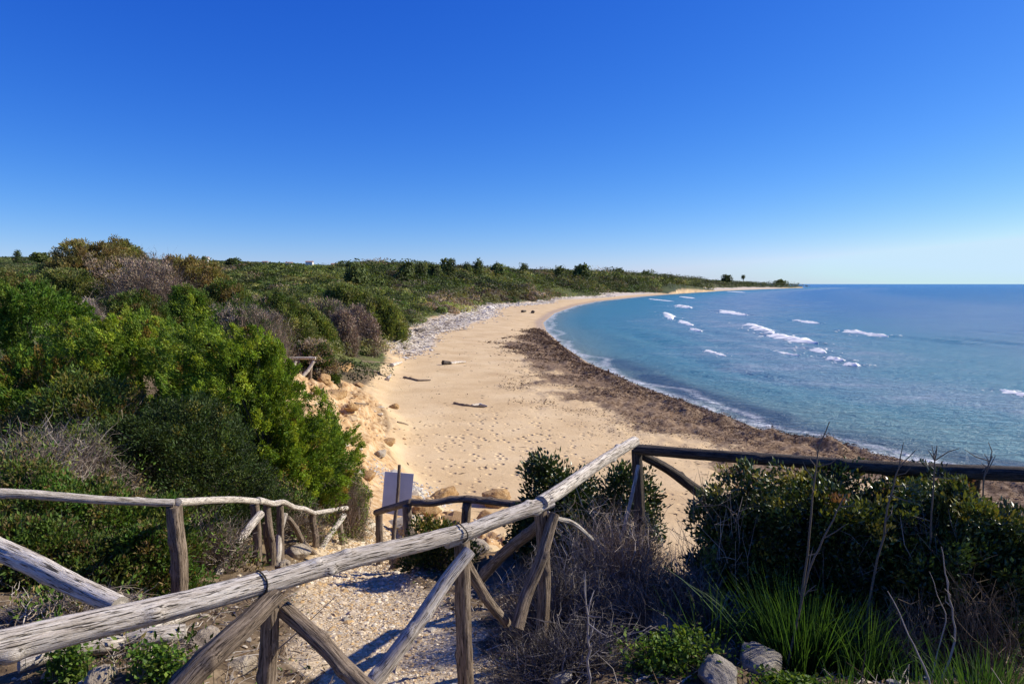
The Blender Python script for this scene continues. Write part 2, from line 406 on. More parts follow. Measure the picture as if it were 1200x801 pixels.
pebc = ramp(t, nC.outputs[0], [(0.3, (0.48, 0.40, 0.30)), (0.55, (0.66, 0.57, 0.45)), (0.75, (0.74, 0.67, 0.55))]).outputs[0]
wrc = ramp(t, nB.outputs[0], [(0.35, (0.09, 0.05, 0.025)), (0.5, (0.20, 0.13, 0.075)), (0.66, (0.38, 0.27, 0.165))]).outputs[0]
def edge(a, lo, hi, amt, ntex):
    v = math_(t, 'ADD', attr(t, a).outputs['Fac'], math_(t, 'MULTIPLY', math_(t, 'SUBTRACT', ntex.outputs[0], 0.5), amt))
    mr = nd(t, 'ShaderNodeMapRange'); mr.inputs[1].default_value = lo; mr.inputs[2].default_value = hi
    t.links.new(v, mr.inputs[0]); return mr.outputs[0]
c = mix(t, edge('veg', 0.35, 0.65, 0.7, nB), sand, soil)
c = mix(t, edge('cliff', 0.25, 0.45, 0.5, nB), c, cliffc)
c = mix(t, edge('path', 0.35, 0.6, 0.5, nB), c, grav)
c = mix(t, edge('peb', 0.35, 0.6, 0.9, nB), c, pebc)
wmask = edge('wrack', 0.5, 0.75, 1.5, nB)
c = mix(t, wmask, c, wrc)
c = mix(t, math_(t, 'MULTIPLY', attr(t, 'wet').outputs['Fac'], 0.55), c, (0.5, 0.46, 0.42), 'MULTIPLY')
t.links.new(c, b.inputs['Base Color'])
b.inputs['Specular IOR Level'].default_value = 0.15
t.links.new(math_(t, 'SUBTRACT', 0.92, math_(t, 'MULTIPLY', attr(t, 'wet').outputs['Fac'], 0.5)), b.inputs['Roughness'])
vor = nd(t, 'ShaderNodeTexVoronoi'); vor.inputs['Scale'].default_value = 1.9; vor.inputs['Randomness'].default_value = 1.0
t.links.new(tc, vor.inputs['Vector'])
mr = nd(t, 'ShaderNodeMapRange', interpolation_type='SMOOTHSTEP'); mr.inputs[1].default_value = 0.10; mr.inputs[2].default_value = 0.30; t.links.new(vor.outputs['Distance'], mr.inputs[0])
dent = math_(t, 'MULTIPLY', math_(t, 'SUBTRACT', mr.outputs[0], 1.0), attr(t, 'foot').outputs['Fac'])
hh = math_(t, 'ADD', math_(t, 'MULTIPLY', nB.outputs[0], 0.35), math_(t, 'MULTIPLY', nC.outputs[0], 0.12))
hh = math_(t, 'ADD', hh, math_(t, 'MULTIPLY', dent, 1.6))
t.links.new(bump(t, hh, 0.8, 0.12), b.inputs['Normal'])
GROUND = m
me = mbt.mesh('ground', True); me.materials.append(GROUND)
g = bpy.data.objects.new('ground', me); COL.objects.link(g); g['kind'] = 'structure'

# ------------------------------------------------------------------ the sea
th2 = np.radians(np.concatenate([np.arange(-20, 0, 1.0), np.arange(0, 44, 0.16), np.arange(44, 150, 2.0)]))
r2 = [14.0]
while r2[-1] < 45000: r2.append(r2[-1] * (1.008 if r2[-1] < 250 else 1.015 if r2[-1] < 2500 else 1.1))
r2 = np.array(r2)
T2, R2 = np.meshgrid(th2, r2); X2 = R2 * np.sin(T2); Y2 = R2 * np.cos(T2)
S2, A2 = pl_dist(X2, Y2, SH); off = -S2
# swell: long low crests running with the shore, dying out with distance
lam = 7.0
ph = off / lam * 2 * math.pi + 1.6 * noise(X2 * 0.03, Y2 * 0.03, seed=71) + 1.2 * noise(A2 * 0.05, off * 0.02, seed=72)
amp = 0.10 * sstep(2, 14, off) * (1 - sstep(90, 230, R2)) * np.clip(0.55 + 0.9 * noise(X2 * 0.06, Y2 * 0.06, seed=75), 0.1, 2)
Z2 = amp * (np.sin(ph) + 0.6 * noise(X2 * 0.5, Y2 * 0.7, seed=73)) + 0.02
crests = [(792, 357.5, 809, 360.5, 3), (842, 364, 876, 369, 3.4), (876, 379, 905, 391, 4), (903, 391, 957, 402, 5.5), (931, 374.5, 959, 378.5, 2.2), (989, 387, 1041, 394, 5),
          (950, 407, 966, 413, 4.5), (971, 417.5, 988, 422, 4.5), (995, 424.5, 1006, 428, 4.5), (905, 410.5, 936, 416, 2.4), (1170, 456, 1215, 464, 5), (780, 366, 790, 374, 2.5),
          (796, 375, 812, 381, 2.2), (809, 384, 822, 387.3, 2), (827, 409.5, 851, 416.5, 2.6), (760, 350, 790, 353, 1.2), (852, 341.4, 874, 342.6, 1.0), (797, 347.5, 815, 349.5, 1.2)]
for (x0, y0, x1, y1, tk) in crests:
    a, bb = G(x0 - 6, y0, 0)[:2], G(x1 + 6, y1, 0)[:2]; hs_ = tk * a[1] / 800.0 * 0.26; d = bb - a
    tq = np.clip(((X2 - a[0]) * d[0] + (Y2 - a[1]) * d[1]) / (d @ d), 0, 1)
    q_ = np.hypot(X2 - a[0] - tq * d[0], Y2 - a[1] - tq * d[1])
    Z2 += hs_ * np.exp(-(q_ / (4.5 * hs_)) ** 2)
nr2, na2 = X2.shape
ii, jj = np.meshgrid(np.arange(nr2 - 1), np.arange(na2 - 1), indexing='ij')
F2 = np.stack([ii * na2 + jj, ii * na2 + jj + 1, (ii + 1) * na2 + jj + 1, (ii + 1) * na2 + jj], -1).reshape(-1, 4)
wob = 5 * noise(X2 * 0.05, Y2 * 0.05, seed=81) + 2 * noise(X2 * 0.2, Y2 * 0.2, seed=82)
o2 = off + wob * sstep(2, 12, off)
sc_ = 1 + np.clip((R2 - 60) / 90, 0, 2.5)         # the bar widens up the bay
bar = np.exp(-((o2 - 19 * sc_) / (7.5 * sc_)) ** 2)
bar2 = 0.5 * np.exp(-((o2 - 40 * sc_) / (8 * sc_)) ** 2)
shal = np.exp(-np.clip(o2, 0, None) / 5.0)
weed = 1.7 * np.exp(-((off - 2.9 - 0.8 * noise(X2 * 0.12, Y2 * 0.12, seed=85)) / 1.9) ** 2) * (1 - sstep(60, 85, Y2)) * (0.75 + 0.5 * noise(X2 * 0.3, Y2 * 0.3, seed=83))
deep = sstep(24, 110, o2)
lobe = 1.1 + 1.3 * noise(A2 * 0.09, A2 * 0 + 3, seed=86) + 0.6 * noise(A2 * 0.3, A2 * 0 + 7, seed=87)
foamline = 0.85 * np.exp(-((off - lobe) / 0.4) ** 2) + np.exp(-(np.clip(off - 0.1 + 0.5 * noise(X2 * 0.4, Y2 * 0.4, seed=84), -1, 20) / 0.55) ** 2)
mbs = MB(); mbs.add(np.stack([X2, Y2, Z2], -1).reshape(-1, 3), F2, bar=np.clip(bar + bar2, 0, 1).ravel(), shal=shal.ravel(), weed=np.clip(weed, 0, 1).ravel(),
                    deep=deep.ravel(), foam=foamline.ravel(), surf=np.clip(bar * 1.0, 0, 1).ravel())
m, t, b, out = M('sea_water')
tc = nd(t, 'ShaderNodeTexCoord').outputs['Object']
mp = nd(t, 'ShaderNodeMapping'); mp.inputs['Scale'].default_value = (0.5, 1.0, 1.0); mp.inputs['Rotation'].default_value = (0, 0, R(25)); t.links.new(tc, mp.inputs[0])
w1 = tex(t, 1.3, 5, 0.65, mp.outputs[0], 0.5); w2 = tex(t, 4.5, 4, 0.6, mp.outputs[0]); w3 = tex(t, 0.06, 5, 0.6, mp.outputs[0], 0.5); w4 = tex(t, 0.2, 4, 0.6, mp.outputs[0])
c = mix(t, attr(t, 'deep').outputs['Fac'], (0.034, 0.20, 0.26), (0.010, 0.115, 0.31))
c = mix(t, math_(t, 'MULTIPLY', math_(t, 'ADD', w3.outputs[0], -0.3, True), 0.6), c, (0.075, 0.27, 0.31))
c = mix(t, math_(t, 'MULTIPLY', attr(t, 'bar').outputs['Fac'], math_(t, 'ADD', math_(t, 'MULTIPLY', w4.outputs[0], 0.9), 0.15), True), c, (0.20, 0.26, 0.34))
c = mix(t, math_(t, 'MULTIPLY', attr(t, 'shal').outputs['Fac'], 0.75), c, (0.30, 0.30, 0.19))
c = mix(t, math_(t, 'MULTIPLY', attr(t, 'weed').outputs['Fac'], 0.85), c, (0.012, 0.03, 0.085))
fo = math_(t, 'MULTIPLY', attr(t, 'foam').outputs['Fac'], 1.0)
fn = ramp(t, math_(t, 'ADD', math_(t, 'MULTIPLY', w2.outputs[0], 0.6), math_(t, 'MULTIPLY', w1.outputs[0], 0.4)), [(0.42, (0, 0, 0)), (0.58, (1, 1, 1))]).outputs[0]
fo = math_(t, 'MULTIPLY', fo, fn, True)
sf = ramp(t, math_(t, 'ADD', math_(t, 'MULTIPLY', w4.outputs[0], 0.55), math_(t, 'MULTIPLY', w2.outputs[0], 0.45)), [(0.52, (0, 0, 0)), (0.66, (1, 1, 1))]).outputs[0]
fo = math_(t, 'ADD', fo, math_(t, 'MULTIPLY', math_(t, 'MULTIPLY', attr(t, 'surf').outputs['Fac'], sf), 0.5), True)
c = mix(t, fo, c, (0.72, 0.74, 0.76))
t.links.new(c, b.inputs['Base Color'])
b.inputs['IOR'].default_value = 1.33; b.inputs['Specular IOR Level'].default_value = 0.2
t.links.new(math_(t, 'ADD', 0.24, math_(t, 'MULTIPLY', fo, 0.6)), b.inputs['Roughness'])
hh = math_(t, 'ADD', math_(t, 'MULTIPLY', w1.outputs[0], 1.0), math_(t, 'MULTIPLY', w2.outputs[0], 0.35))
t.links.new(bump(t, hh, 1.0, 0.7), b.inputs['Normal'])
SEA = m
me = mbs.mesh('sea', True); me.materials.append(SEA)
o = bpy.data.objects.new('sea', me); COL.objects.link(o); o['kind'] = 'structure'

# breaking crests: lumpy foam ridges standing on the water
m, t, b, out = M('foam')
tc = nd(t, 'ShaderNodeTexCoord').outputs['Object']
n = tex(t, 2.5, 5, 0.6, tc)
t.links.new(ramp(t, n.outputs[0], [(0.25, (0.9, 0.87, 0.78)), (0.45, (0.97, 0.94, 0.85))]).outputs[0], b.inputs['Base Color'])
b.inputs['Roughness'].default_value = 0.8
FOAM = m
rng = np.random.default_rng(5)
mbf = MB()
for (x0, y0, x1, y1, tk) in crests:
    a = G(x0, y0, 0.1); bb = G(x1, y1, 0.1); L = np.linalg.norm(bb - a); D = a[1]; D_ = D
    hgt = tk * D / 800.0 * 0.24; wid = hgt * 11
    n1 = 150; n2 = 18
    tt = np.linspace(0, 1, n1)[:, None]; vv = np.linspace(-1, 1, n2)[None, :]
    d = (bb - a) / L; nrm = np.array([-d[1], d[0], 0])
    env = np.sqrt(np.clip(1 - (2 * tt - 1) ** 4, 0, 1)) * (0.45 + 0.55 * np.clip(noise(tt * L * 0.35 / hgt * 0.4, tt * 0 + x0, seed=3) + 0.6, 0, 1.4))
    ctr = 0.25 * wid * noise(tt * L * 0.08, tt * 0 + y0, seed=9) + 0 * vv
    px_ = ctr + vv * wid * env * np.where(vv > 0, 0.7, 1.2)
    prof = np.clip(1 - np.abs(vv) ** 1.6, 0, 1)
    zz = hgt * env * prof * (0.8 + 0.7 * noise(tt * L / hgt * 0.7, vv * 3.0, seed=13) + 0.4 * noise(tt * L / hgt * 1.9, vv * 6.0, seed=14)) + 0.03 - 0.12 * (np.abs(vv) ** 4) + 0.85 * tk * D_ / 800.0 * 0.26 * np.exp(-(np.abs(vv) * wid / (4.5 * tk * D_ / 800.0 * 0.26)) ** 2)
    pos = a[None, None, :] + d * (tt * L + 0 * vv)[..., None] + nrm * px_[..., None]
    pos[..., 2] = zz
    q, w_ = np.meshgrid(np.arange(n1 - 1), np.arange(n2 - 1), indexing='ij')
    mbf.add(pos.reshape(-1, 3), np.stack([q * n2 + w_, q * n2 + w_ + 1, (q + 1) * n2 + w_ + 1, (q + 1) * n2 + w_], -1).reshape(-1, 4))
    # torn scraps of foam behind the crest
    for k in range(int(16)):
        f = rng.uniform(-0.15, 1.15); cpos = a + d * f * L + nrm * wid * rng.uniform(-2.2, 1.6); r_ = wid * rng.uniform(0.06, 0.2)
        an = np.linspace(0, 2 * math.pi, 9)[:-1]
        rad = r_ * rng.uniform(0.4, 1.2, 8)
        ring = cpos + np.outer(np.cos(an) * rad * 2.2, d) + np.outer(np.sin(an) * rad * 0.6, nrm); ring[:, 2] = 0.10
        top = cpos.copy(); top[2] = 0.12 + 0.15 * r_
        mbf.add(np.concatenate([ring, [top]]), np.array([(i, (i + 1) % 8, 8) for i in range(8)]))
o = obj('wave_foam', mbf, FOAM, smooth=True); o['kind'] = 'stuff'; o['label'] = 'white foam of small waves breaking over the sandbar'

# ------------------------------------------------------------------ builders: stones, logs, twigs, leaves
_oct = np.array([(1, 0, 0), (-1, 0, 0), (0, 1, 0), (0, -1, 0), (0, 0, 1), (0, 0, -1)], float)
_of = np.array([(0, 2, 4), (2, 1, 4), (1, 3, 4), (3, 0, 4), (2, 0, 5), (1, 2, 5), (3, 1, 5), (0, 3, 5)])
def subdiv(V, F):
    V = list(map(tuple, V)); cache = {}; out = []
    def mid(a, b):
        k = (min(a, b), max(a, b))
        if k not in cache:
            p = np.array(V[a]) + np.array(V[b]); p /= np.linalg.norm(p); V.append(tuple(p)); cache[k] = len(V) - 1
        return cache[k]
    for a, b, c in F:
        x, y, z = mid(a, b), mid(b, c), mid(c, a)
        out += [(a, x, z), (x, b, y), (z, y, c), (x, y, z)]
    return np.array(V), np.array(out)
S1 = subdiv(_oct, _of); S2_ = subdiv(*S1); S3 = subdiv(*S2_); S4 = subdiv(*S3)
def stones(mb, pts, size, cols, rng, flat=0.6):
    n = len(pts); sv, sf = S1; k = len(sv)
    jit = rng.uniform(0.65, 1.25, (n, k, 1)); sc = np.stack([rng.uniform(0.7, 1.4, n), rng.uniform(0.7, 1.2, n), rng.uniform(0.6, 1.1, n) * flat], 1)
    a = rng.uniform(0, 6.28, n); ca, sa = np.cos(a)[:, None], np.sin(a)[:, None]
    v = sv[None] * jit * sc[:, None, :] * size[:, None, None]
    x = v[..., 0] * ca - v[..., 1] * sa; y = v[..., 0] * sa + v[..., 1] * ca
    v = np.stack([x, y, v[..., 2]], -1) + pts[:, None, :]
    f = sf[None] + (np.arange(n) * k)[:, None, None]
    cc = np.repeat(np.concatenate([cols, np.ones((n, 1))], 1), k, 0)
    mb.add(v.reshape(-1, 3), f.reshape(-1, 3), col=cc)
def rock(name, c, size, mat, seed, label, sq=(1, 1, 0.75), sink=0.25, group=None):
    v, f = S4
    p = v * 1.0
    d = 1 + 0.45 * fbm(v[:, 0] * 1.3 + seed * 3.1, v[:, 1] * 1.3, v[:, 2] * 1.3, 3, seed) + (0.34 if mat is ROCKO else 0.26) * fbm(v[:, 0] * 3.5, v[:, 1] * 3.5 + seed, v[:, 2] * 6, 4, seed + 5)
    # flattened facets
    rs = np.random.default_rng(seed)
    for _ in range(12):
        nn = rs.normal(size=3); nn /= np.linalg.norm(nn); lim = rs.uniform(0.5, 0.85)
        q = p * d[:, None]; h_ = q @ nn; ex = np.clip(h_ - lim, 0, None)
        d = d - 0.8 * ex / np.maximum(np.abs(v @ nn), 0.3)
    p = p * d[:, None] * size * np.array(sq)
    a = rs.uniform(0, 6.28); p = np.stack([p[:, 0] * math.cos(a) - p[:, 1] * math.sin(a), p[:, 0] * math.sin(a) + p[:, 1] * math.cos(a), p[:, 2]], 1)
    c = np.array(c, float); cc = c + np.array([0, 0, size * sq[2] * (1 - sink) * 0.8])
    mb = MB(); mb.add(p + cc, f)
    o = obj(name, mb, mat, None, base=c, smooth=True)
    return tag(o, label, 'rock', group)

def log_geo(mb, p0, p1, r0, r1, seed, bend=0.02, sides=20, step=0.03, rough=0.10, knots=3, split=0.0):
    p0 = np.array(p0, float); p1 = np.array(p1, float); L = np.linalg.norm(p1 - p0); d = (p1 - p0) / L
    u = np.cross(d, [0, 0, 1.0]); 
    if np.linalg.norm(u) < 0.2: u = np.cross(d, [0, 1.0, 0])
    u /= np.linalg.norm(u); v = np.cross(u, d)
    n = max(6, min(140, int(L / step)))
    tt = np.linspace(0, 1, n + 1)[:, None]; an = np.linspace(0, 2 * math.pi, sides + 1)[:-1][None, :]
    rad = r0 + (r1 - r0) * tt + 0 * an
    ca, sa = np.cos(an) + 0 * tt, np.sin(an) + 0 * tt
    z = tt * L + 0 * an
    rel = rough * fbm(ca * 1.6 + seed, sa * 1.6, z * 1.5, 3, seed) + 0.5 * rough * fbm(ca * 5 + seed, sa * 5, z * 1.0, 3, seed + 7) \
        + 0.35 * rough * fbm(ca * 3 + seed, sa * 3, z * 12, 2, seed + 17)
    rs = np.random.default_rng(seed)
    for _ in range(knots):
        kt = rs.uniform(0.05, 0.95) * L; ka = rs.uniform(0, 6.28); kr = (r0 + r1) * 0.3
        dist2 = ((z - kt) / kr) ** 2 + ((np.angle(np.exp(1j * (an - ka)))) / 0.6) ** 2
        rel = rel + 0.28 * np.exp(-dist2)
    # lengthwise drying cracks
    for _ in range(2):
        ka = rs.uniform(0, 6.28) + 0.25 * noise(z * 1.2, z * 0 + seed, seed=seed)
        on = sstep(-0.1, 0.25, noise(z * 1.1 + 3 * _, z * 0 + seed * 1.7, seed=seed + 2))
        rel = rel - (0.16 + split) * on * np.exp(-((np.angle(np.exp(1j * (an - ka)))) / 0.14) ** 2)
    rad = rad * (1 + rel)
    bx = 0.4 * bend * noise(tt * 1.7 + seed * 1.3, tt * 0, seed=seed + 3) * np.sin(math.pi * tt) * 2; by = 0.4 * bend * noise(tt * 1.9 + seed * 2.7, tt * 0 + 5, seed=seed + 4) * np.sin(math.pi * tt) * 2
    cx = p0 + d * (tt * L) + u * bx + v * by
    pos = cx[:, None, :] + rad[..., None] * (ca[..., None] * u + sa[..., None] * v)
    gr = np.stack([ca * rad / r0 * 0.55 + seed * 0.37, sa * rad / r0 * 0.55, z * 0.6 + seed], -1)
    q, j = np.meshgrid(np.arange(n), np.arange(sides), indexing='ij'); jn = (j + 1) % sides
    F = np.stack([q * sides + j, q * sides + jn, (q + 1) * sides + jn, (q + 1) * sides + j], -1).reshape(-1, 4)
    mb.add(pos.reshape(-1, 3), F, grain=gr.reshape(-1, 3))
    for e, sgn in ((0, -1), (n, 1)):      # sawn, slightly domed ends
        ring = pos[e]; c = ring.mean(0); mid = c + (ring - c) * 0.6 + d * sgn * r0 * 0.10; tipc = c + d * sgn * r0 * 0.14
        k = sides; Vv = np.concatenate([ring, mid, [tipc]])
        ga = np.concatenate([gr[e], c * 0 + np.stack([ca[e] * 0.3, sa[e] * 0.3, np.full(k, seed + e)], 1), [[0, 0, seed + e]]])
        Ff = [(i, (i + 1) % k, k + (i + 1) % k, k + i) for i in range(k)]; T = [(k + i, k + (i + 1) % k, 2 * k) for i in range(k)]
        tr = [(a, b_, c_) for a, b_, c_, d_ in Ff] + [(a, c_, d_) for a, b_, c_, d_ in Ff] + T
        if sgn < 0: tr = [x[::-1] for x in tr]
        mb.add(Vv, np.array(tr), grain=ga)
def log(name, parent, p0, p1, r0, r1, mat, seed, label=None, **kw):
    mb = MB(); log_geo(mb, p0, p1, r0, r1, seed, **kw)
    o = obj(name, mb, mat, parent, base=p0, smooth=True)
    if label: o['label'] = label
    return o

def tubes(mb, pts, rad, cols, ns=3):
    """pts (n,k,3), rad (n,k), cols (n,3): thin twigs"""
    n, k, _ = pts.shape
    d = pts[:, -1] - pts[:, 0]; d /= np.linalg.norm(d, axis=1, keepdims=True) + 1e-9
    ref = np.where(np.abs(d[:, 2:3]) > 0.8, np.array([[1.0, 0, 0]]), np.array([[0, 0, 1.0]]))
    u = np.cross(d, ref); u /= np.linalg.norm(u, axis=1, keepdims=True) + 1e-9; v = np.cross(u, d)
    an = np.arange(ns) * 2 * math.pi / ns
    ring = u[:, None, :] * np.cos(an)[None, :, None] + v[:, None, :] * np.sin(an)[None, :, None]     # n,ns,3
    pos = pts[:, :, None, :] + rad[:, :, None, None] * ring[:, None, :, :]
    base = (np.arange(n) * k * ns)[:, None, None]
    q, j = np.meshgrid(np.arange(k - 1), np.arange(ns), indexing='ij'); jn = (j + 1) % ns
    f = np.stack([q * ns + j, q * ns + jn, (q + 1) * ns + jn, (q + 1) * ns + j], -1).reshape(1, -1, 4) + base
    cc = np.repeat(np.concatenate([cols, np.ones((n, 1))], 1), k * ns, 0)
    mb.add(pos.reshape(-1, 3), f.reshape(-1, 4), col=cc)
def leaves(mb, p, d, L, W, cols, rng, nrm=None):
    n = len(p)
    r = rng.normal(size=(n, 3)) if nrm is None else nrm; s = np.cross(d, r); s /= np.linalg.norm(s, axis=1, keepdims=True) + 1e-9
    nn = np.cross(s, d)
    L = L[:, None]; W = W[:, None]
    a = p; mL = p + d * L * 0.45 + s * W * 0.5 + nn * W * 0.12; tp = p + d * L; mR = p + d * L * 0.45 - s * W * 0.5 + nn * W * 0.12
    v = np.stack([a, mL, tp, mR], 1).reshape(-1, 3)
    f = np.arange(n * 4).reshape(-1, 4)
    mb.add(v, f, col=np.repeat(np.concatenate([cols, np.ones((n, 1))], 1), 4, 0))
def unit(v): return v / (np.linalg.norm(v, axis=-1, keepdims=True) + 1e-9)

def palette(rng, n, cols, wts=None):
    cols = np.array(cols, float); i = rng.choice(len(cols), n, p=wts); return cols[i]
def dome(rng, n, rx, ry, h, seed, lumpy=0.28, skirt=0.75, shell=0.35):
    """points spread through a lumpy dome; returns local xyz and outward dirs"""
    ph = rng.uniform(0, 2 * math.pi, n); tz_ = rng.uniform(0, 1, n) ** 0.85
    hr = np.sqrt(np.clip(1 - tz_ ** 2.2, 0, 1)) * (skirt + (1 - skirt) * sstep(0, 0.3, tz_))
    dx, dy = np.cos(ph) * hr, np.sin(ph) * hr
    l = 1 + lumpy * (1.4 * noise(dx * 1.6 + seed, dy * 1.6, tz_ * 1.6, seed) + 0.7 * noise(dx * 3.7 + seed, dy * 3.7, tz_ * 3.7, seed + 1))
    u = 1 - shell * rng.uniform(0, 1, n) ** 2
    pts = np.stack([dx * rx * l * u, dy * ry * l * u, np.clip(tz_ * h * (0.25 + 0.75 * l) * (0.5 + 0.5 * u), 0.02, None)], 1)
    for k_, lim_ in ((0, rx), (1, ry)): pts[:, k_] *= lim_ / max(np.percentile(np.abs(pts[:, k_]), 97), 1e-3)
    pts[:, 2] *= 0.95 * h / max(np.percentile(pts[:, 2], 98.5), 1e-3)
    out = unit(np.stack([dx / max(rx, .01), dy / max(ry, .01), tz_ / h], 1))
    return pts, out
def foliage(mb, c, rx, ry, h, ncl, nl, L, W, rc, cols, wts, seed, up=0.5, rot=0.0, ground=True, tips=0.0, spray=0.0, **kw):
    rng = np.random.default_rng(seed)
    pts, out = dome(rng, ncl, rx, ry, h, seed * 1.37, **kw)
    if rot:
        ca, sa = math.cos(rot), math.sin(rot); pts[:, :2] = pts[:, :2] @ np.array([[ca, sa], [-sa, ca]]); out[:, :2] = out[:, :2] @ np.array([[ca, sa], [-sa, ca]])
    cl = pts + np.asarray(c)
    if ground: cl[:, 2] += np.minimum(terr(cl[:, 0], cl[:, 1]) - c[2], 0.35)
    ccol = palette(rng, ncl, cols, wts) * rng.uniform(0.7, 1.3, (ncl, 1))
    i = rng.integers(0, ncl, nl)
    o = unit(rng.normal(size=(nl, 3))) * (rng.uniform(0, 1, (nl, 1)) ** 0.5) * rc
    p = cl[i] + o
    if spray:      # feathery shoots: leaves strung along an axis that narrows to its tip
        ax = unit(0.8 * out + 0.55 * np.array([0, 0, 1]) + 0.45 * rng.normal(size=(ncl, 3))); f_ = rng.uniform(0, 1, (nl, 1))
        p = cl[i] + ax[i] * (f_ - 0.4) * spray * rng.uniform(0.6, 1.3, (ncl, 1))[i] + o * (1.05 - 0.85 * f_)
        o = ax[i] * rc
    d = unit(0.5 * out[i] + up * np.array([0, 0, 1]) + 0.5 * rng.normal(size=(nl, 3)) + 0.6 * o / rc)
    col = ccol[i] * rng.uniform(0.65, 1.35, (nl, 1)) * rng.uniform(0.9, 1.1, (nl, 3))
    if tips:       # young yellow and reddish shoots on the top twigs
        ty = palette(rng, ncl, [(0.30, 0.26, 0.04), (0.20, 0.22, 0.03), (0.34, 0.17, 0.07)], [.5, .4, .1])
        on = (((cl[:, 2] - c[2]) / h > 0.8) & (rng.uniform(0, 1, ncl) < tips))[i] & (o[:, 2] > 0.1 * rc)
        col = np.where(on[:, None], ty[i] * rng.uniform(0.7, 1.3, (nl, 1)), col)
    leaves(mb, p, d, L * rng.uniform(0.6, 1.4, nl), W * rng.uniform(0.7, 1.3, nl), col, rng, unit(0.55 * out[i] + 0.75 * o / rc + 0.55 * rng.normal(size=(nl, 3))))
    return cl
def stems(mb, c, tips, rng, r=0.02, col=(0.14, 0.11, 0.085)):
    n = len(tips); k = 5
    tt = np.linspace(0, 1, k)[None, :, None]
    base = np.asarray(c)[None] + np.concatenate([rng.normal(0, 0.12, (n, 2)), np.full((n, 1), -0.05)], 1)
    pts = base[:, None] * (1 - tt) + tips[:, None] * tt
    pts[:, :, :2] = base[:, None, :2] + (tips - base)[:, None, :2] * (tt ** 1.5)
    pts += rng.normal(0, 0.03, pts.shape) * tt
    rad = r * (1.0 - 0.8 * np.linspace(0, 1, k))[None] * rng.uniform(0.5, 1.2, (n, 1))
    tubes(mb, pts, rad, np.array([col]) * rng.uniform(0.7, 1.4, (n, 1)))
def twigs(mb, c, rx, ry, h, n, r, cols, wts, seed, curl=0.25, k=5, spread=1.0, ground=True, fork=2):
    """a bare twiggy bush: stems from the ground, each forking"""
    rng = np.random.default_rng(seed)
    pts, out = dome(rng, n, rx, ry, h, seed * 1.1, lumpy=0.3, shell=0.7)
    tips = pts + np.asarray(c)
    b0 = np.asarray(c)[None] + np.stack([pts[:, 0] * 0.5 + rng.normal(0, 0.08, n), pts[:, 1] * 0.5 + rng.normal(0, 0.08, n), pts[:, 2] * rng.uniform(0, 0.5, n)], 1)
    if ground:
        dz = np.minimum(terr(b0[:, 0], b0[:, 1]) - c[2], 0.3); b0[:, 2] += dz; tips[:, 2] += dz
    tt = np.linspace(0, 1, k)[None, :, None]
    P3 = b0[:, None] * (1 - tt) + tips[:, None] * tt
    Lr = np.linalg.norm(tips - b0, axis=1)[:, None, None]
    P3 += rng.normal(0, 1, (n, 1, 3)) * curl * Lr * np.sin(math.pi * tt) * 0.5 + rng.normal(0, 0.035, (n, k, 3)) * Lr * (tt > 0)
    cc = palette(rng, n, cols, wts) * rng.uniform(0.6, 1.4, (n, 1))
    tubes(mb, P3, r * (1 - 0.75 * np.linspace(0, 1, k))[None] * rng.uniform(0.6, 1.4, (n, 1)), cc)
    if fork:
        i = np.repeat(np.arange(n), fork); m_ = len(i); f = rng.uniform(0.35, 0.9, m_)
        q = P3[i, 0] * 0; kk = np.clip((f * (k - 1)).astype(int), 0, k - 2); fr = f * (k - 1) - kk
        q = P3[i, kk] * (1 - fr[:, None]) + P3[i, kk + 1] * fr[:, None]
        dd = unit(unit(tips[i] - b0[i]) + 0.8 * rng.normal(size=(m_, 3)))
        e = q + dd * (Lr[i, 0] * rng.uniform(0.15, 0.45, (m_, 1)))
        md = (q + e) / 2 + rng.normal(0, 0.04, (m_, 3)) * Lr[i, 0]
        tubes(mb, np.stack([q, md, e], 1), r * 0.55 * np.array([[1, 0.7, 0.3]]) * rng.uniform(0.7, 1.3, (m_, 1)), cc[i])

MASTIC = [(0.03, 0.05, 0.014), (0.05, 0.085, 0.02), (0.085, 0.12, 0.025), (0.16, 0.15, 0.028)]
JUNI = [(0.105, 0.175, 0.02), (0.19, 0.28, 0.027), (0.28, 0.35, 0.034), (0.27, 0.18, 0.04)]
BRIGHT = [(0.07, 0.145, 0.016), (0.11, 0.20, 0.022), (0.165, 0.235, 0.032)]
LOWG = [(0.06, 0.105, 0.017), (0.095, 0.155, 0.025), (0.14, 0.165, 0.03), (0.18, 0.135, 0.05)]
OLIVE = [(0.19, 0.175, 0.05), (0.26, 0.215, 0.07), (0.31, 0.22, 0.09)]
SCRUB = [(0.085, 0.115, 0.03), (0.14, 0.18, 0.042), (0.20, 0.24, 0.058), (0.27, 0.27, 0.095)]
GREY = [(0.27, 0.21, 0.15), (0.39, 0.315, 0.235), (0.49, 0.41, 0.31), (0.19, 0.14, 0.095)]
PINKGREY = [(0.32, 0.24, 0.17), (0.39, 0.30, 0.22), (0.24, 0.175, 0.12)]

